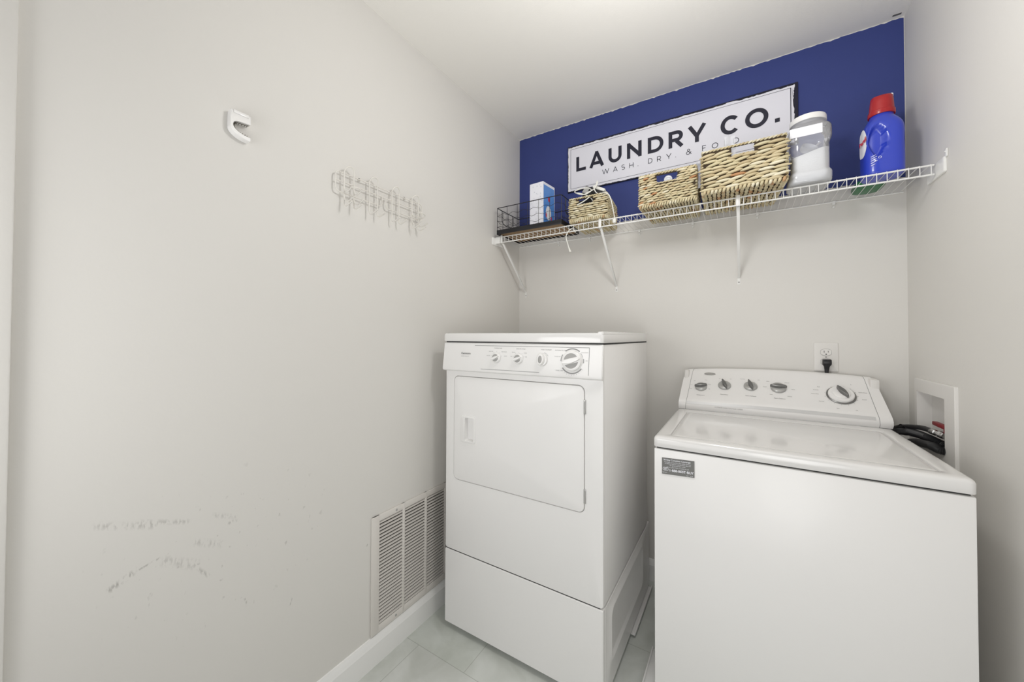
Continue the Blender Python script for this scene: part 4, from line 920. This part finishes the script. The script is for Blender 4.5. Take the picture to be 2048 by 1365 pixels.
tube(bm, smoothpath([(.500, -.292, 1.868), (.530, -.288, 1.880), (.560, -.280, 1.900)], 6), .0028, 8)
obj('cord', bm, 'cord', pa, 60)
bm = bmesh.new(); box(bm, .6730, .6880, -.290, -.2760, 1.7540, 1.7740, .003); obj('plug', bm, 'cord', pa)
def crumple(name, label, cat, cen, sx, sy, sz, m, seed, parent_loc, n=14):
    random.seed(seed); bm = bmesh.new(); bmesh.ops.create_icosphere(bm, subdivisions=3, radius=1)
    for v in bm.verts:
        k = 1+random.uniform(-.16, .12); v.co = Vector((cen[0]+v.co.x*sx*k, cen[1]+v.co.y*sy*k, cen[2]+v.co.z*sz*k))
    o = obj(name, bm, m, None, 20); tag(o, label, cat); return o
# bag in the medium basket: a film sheet rising to a peak at the right
random.seed(2); bm = bmesh.new(); G = []
for i in range(13):
    row = []
    for j in range(7):
        u, v = i/12, j/6; x = .850+.188*u; y_ = -.296+.05*v+.008*math.sin(u*9+v*5)
        top_ = 1.905+.012*u+.072*max(0, u-.30)**1.1*1.2
        z = 1.84+(top_-1.84)*v+random.uniform(-.002, .002); row.append(bm.verts.new((x+random.uniform(-.002, .002), y_, z)))
    G.append(row)
for i in range(12):
    for j in range(6): bm.faces.new((G[i][j], G[i+1][j], G[i+1][j+1], G[i][j+1]))
bmesh.ops.solidify(bm, geom=bm.faces[:], thickness=.0006)
tag(obj('plastic_bag', bm, 'film', None, 50), 'thin clear plastic bag sticking out of the medium woven basket', 'bag')
bm = bmesh.new(); lathe(bm, [(.0165, 0), (.0165, .008), (.014, .010), (.010, .0102), (.009, .0085), (.004, .0085), (.0035, .011)], frame((.915, -.296, 1.8990), (.1, -1, -.35), (0, 0, 1)), 28)
tag(obj('bottle_cap', bm, 'frost', None, 40), 'round translucent white cap seen through the hand hole of the medium basket', 'cap')
bm = bmesh.new(); G = []
for i in range(6):
    u = i/5; G.append([bm.verts.new((1.1240+.036*u+.0015*math.sin(v*6), -.318+.004*math.sin(u*12)+.006*v, 1.925+.088*v+.003*math.sin(u*5))) for v in [j/5 for j in range(6)]])
for i in range(5):
    for j in range(5): bm.faces.new((G[i][j], G[i+1][j], G[i+1][j+1], G[i][j+1]))
bmesh.ops.solidify(bm, geom=bm.faces[:], thickness=.0008)
tag(obj('plastic_strip', bm, 'frost', None, 50), 'frosted plastic strip standing up out of the largest woven basket', 'strip')
crumple('plastic_wrap', 'crumpled clear plastic wrap inside the largest woven basket', 'wrap', (1.150, -.285, 1.912), .035, .03, .022, 'film', 6, None)

# ------------------------------------------------------------------ clear jar of powder
jr = thing('powder_jar', 'square clear plastic jar half full of white powder with a white lid', 'jar', (1.391, -.226, 1.781))
def sup(cx, cy, hx, hy, z, p=4.5, n=48):
    out = []
    for i in range(n):
        a = 2*PI*i/n; c_, s_ = math.cos(a), math.sin(a)
        out.append((cx+hx*math.copysign(abs(c_)**(2/p), c_), cy+hy*math.copysign(abs(s_)**(2/p), s_), z))
    return out
JX, JY = 1.3915, -.2265; jb = [(.050, .056, 1.7812, 4), (.059, .065, 1.7825, 4.5), (.0640, .0695, 1.790, 5), (.0645, .0700, 1.8150, 5), (.0625, .0680, 1.8210, 5), (.0575, .0640, 1.8290, 5), (.0570, .0635, 1.9200, 5), (.0600, .0665, 1.9330, 5), (.0640, .0700, 1.9430, 5), (.0640, .0700, 1.9800, 4.5), (.0615, .0670, 1.9900, 4), (.0550, .0580, 2.0020, 3), (.0500, .0500, 2.0080, 2), (.0500, .0500, 2.0300, 2)]
bm = bmesh.new(); loft(bm, [sup(JX, JY, a, b, z, p) for a, b, z, p in jb], cap1=False); obj('jar_body', bm, 'clear', jr, 50)
bm = bmesh.new(); e = .0018; pj = [(a-e, b-e, z+(.0012 if i == 0 else 0), p) for i, (a, b, z, p) in enumerate(jb[:7]) if True]
loops = [sup(JX, JY, a, b, z, p) for a, b, z, p in pj[:6]]; lastl = sup(JX, JY, .0555, .0620, 1.8950, 5); lastl = [(x, y_, z+.010*math.sin((x-JX)*30)+(.005 if y_ > JY else -.002)) for x, y_, z in lastl]
loops.append(lastl); loft(bm, loops); obj('powder', bm, 'powder', jr, 50)
bm = bmesh.new(); lathe(bm, [(.0545, 0), (.0550, .001), (.0550, .0165), (.0535, .0205), (.0495, .0220), (.0480, .0210)], Matrix.Translation((JX, JY, 2.0185)), 56); obj('lid', bm, 'plastic', jr, 35)
bm = bmesh.new(); loft(bm, [[(x, JY-.0712, z) for x, z in rr(1.3310, 1.4240, 1.9500, 1.9840, .002, 3)], [(x, JY-.0705, z) for x, z in rr(1.3310, 1.4240, 1.9500, 1.9840, .002, 3)]]); obj('shoulder_reflection', bm, 'whiteprint', jr)  # white sheet standing in for a reflection on the jar shoulder
bm = bmesh.new(); lathe(bm, [(.010, -.012), (.019, -.008), (.022, .004), (.021, .012), (.019, .010), (.017, -.004), (.008, -.008)], Matrix.Translation((1.388, -.262, 1.9120)) @ Matrix.Rotation(.9, 4, 'X') @ Matrix.Rotation(.4, 4, 'Y'), 28, 1.25, 1); tube(bm, [(1.405, -.25, 1.918), (1.425, -.235, 1.940)], .004, 8); obj('scoop', bm, 'film', jr, 40)

# ------------------------------------------------------------------ detergent bottle
db = thing('detergent_bottle', 'blue laundry detergent bottle with a red cap at the right end of the shelf', 'bottle', (1.599, -.2035, 1.781))
BX, BY = 1.5970, -.2030; HXb, HYb = .0525, .0525
prof = [(.80, 1.7812), (.93, 1.7835), (.985, 1.789)]+[(1.0, 1.795+.005*i) for i in range(27)]+[(.998, 1.930), (.985, 1.940), (.960, 1.949), (.92, 1.958), (.87, 1.966), (.81, 1.974), (.74, 1.981), (.67, 1.987), (.61, 1.992), (.585, 1.997), (.585, 2.004)]
bm = bmesh.new(); n = 128; loops = []
def smst(a, b, x): t = min(1, max(0, (x-a)/(b-a))); return t*t*(3-2*t)
for k, z in prof:
    p = 3.4-1.4*smst(1.95, 1.99, z); lp = []
    for i in range(n):
        a = 2*PI*i/n; c_, s_ = math.cos(a), math.sin(a)
        x = HXb*k*math.copysign(abs(c_)**(2/p), c_); y_ = HYb*k*math.copysign(abs(s_)**(2/p), s_)
        # grip recess in the front face: teardrop, and another round the right corner
        u, v = (x+.0215), (z-1.8965)
        if y_ < 0:
            hw = .0225*(1-.5*min(1, -v/.058)) if v < 0 else .0225
            dd = math.sqrt((u/max(hw, .006))**2+(v/(.057))**2)
            y_ += .0190*(1-smst(.74, 1.08, dd))
            y_ -= .0022*max(0, 1-abs(dd-1.15)/.14)
        u2 = y_+.008
        if x > HXb*.8 and abs(z-1.905) < .06: x -= .010*(1-smst(.75, 1.1, math.hypot(u2/.026, (z-1.895)/.050)))
        lp.append((BX+x, BY+y_, z))
    loops.append(lp)
loft(bm, loops); obj('bottle_body', bm, 'detblue', db, 60)
bm = bmesh.new()
capm = Matrix.Translation((BX, BY, 1.9985)); nn = 56; loops = []
for r, hh in ((.0345, 0), (.0355, .002), (.0350, .016), (.0325, .018), (.0300, .050), (.0285, .066), (.0240, .072)):
    loops.append([(BX+r*math.cos(2*PI*i/nn)+hh*.02, BY+r*math.sin(2*PI*i/nn), 1.9985+hh+(.006*math.sin(2*PI*i/nn)*hh/.072)) for i in range(nn)])
loft(bm, loops); cap = obj('cap', bm, 'red', db, 40)
bm = bmesh.new(); box(bm, BX+.0190, BX+.0285, BY-.014, BY+.012, 2.0450, 2.0690, .004, mtx=None); obj('spout_mark', bm, 'whiteprint', cap)
# labels on the left face and the front lower corner
def bsurf(deg, z, lift):
    a = math.radians(deg); c_, s_ = math.cos(a), math.sin(a); p = 3.4
    x = HXb*math.copysign(abs(c_)**(2/p), c_); y_ = HYb*math.copysign(abs(s_)**(2/p), s_)
    nv = Vector((math.copysign(abs(x/HXb)**(p-1), x)/HXb, math.copysign(abs(y_/HYb)**(p-1), y_)/HYb, 0)).normalized()
    return Vector((BX+x, BY+y_, z))+nv*lift, nv
ac, aw, zc_, zh = 190, 27, 1.9060, .0490
bm = bmesh.new(); cen = bm.verts.new(bsurf(ac, zc_, .0009)[0]); prev = None; rings = []
for rr_ in (.34, .67, 1.0):
    rings.append([bm.verts.new(bsurf(ac+aw*rr_*math.cos(2*PI*k/36), zc_+zh*rr_*math.sin(2*PI*k/36), .0009)[0]) for k in range(36)])
for k in range(36):
    bm.faces.new((cen, rings[0][k], rings[0][(k+1) % 36]))
    for a_, b_ in zip(rings, rings[1:]): bm.faces.new((a_[k], b_[k], b_[(k+1) % 36], a_[(k+1) % 36]))
lb = obj('front_label', bm, 'whiteprint', db, 60)
bm = bmesh.new(); pl_, nl_ = bsurf(196, 1.910, .0030); text_into(bm, 'Persil', .021, rot_z(frame(tuple(pl_), (-1, -.18, 0), (0, 0, 1)), 14), bold=.0009); obj('label_lettering', bm, 'redprint', lb, 0)
bm = bmesh.new()
for i, (zz, ll) in enumerate(((1.842, .020), (1.835, .026), (1.828, .024), (1.820, .028), (1.812, .018))):
    y_ = BY-HYb-.0012; xx = BX-.0400
    quad(bm, (xx, y_, zz), (xx+ll*.6, y_, zz+ll*.28), (xx+ll*.6, y_, zz+ll*.28+.0016), (xx, y_, zz+.0016))
disc_ring(bm, .0032, .0042, frame((BX-.017, BY-HYb-.0012, 1.838), (0, -1, 0), (0, 0, 1)), 0, 0, 360, 20)
obj('small_print', bm, 'whiteprint', db, 0)

# green tub lying behind the bottle
bm = bmesh.new(); gx0, gx1, gy0, gy1 = 1.5440, 1.6300, -.1420, -.0260
loft(bm, [XY(rr(gx0+.012, gx1-.012, gy0+.012, gy1-.012, .022), 1.7808), XY(rr(gx0+.003, gx1-.003, gy0+.003, gy1-.003, .028), 1.7840), XY(rr(gx0, gx1, gy0, gy1, .030), 1.790), XY(rr(gx0, gx1, gy0, gy1, .030), 1.800), XY(rr(gx0+.003, gx1-.003, gy0+.003, gy1-.003, .028), 1.8060), XY(rr(gx0+.012, gx1-.012, gy0+.012, gy1-.012, .022), 1.8090)])
tag(obj('plastic_tub', bm, 'green'), 'low green plastic tub lying on the shelf behind the blue bottle', 'tub')

# the jar and the bottle rest on the deck wires
for t_ in (jr, db): t_.location.z += .0042
bpy.data.objects['plastic_tub'].location.z += .0046
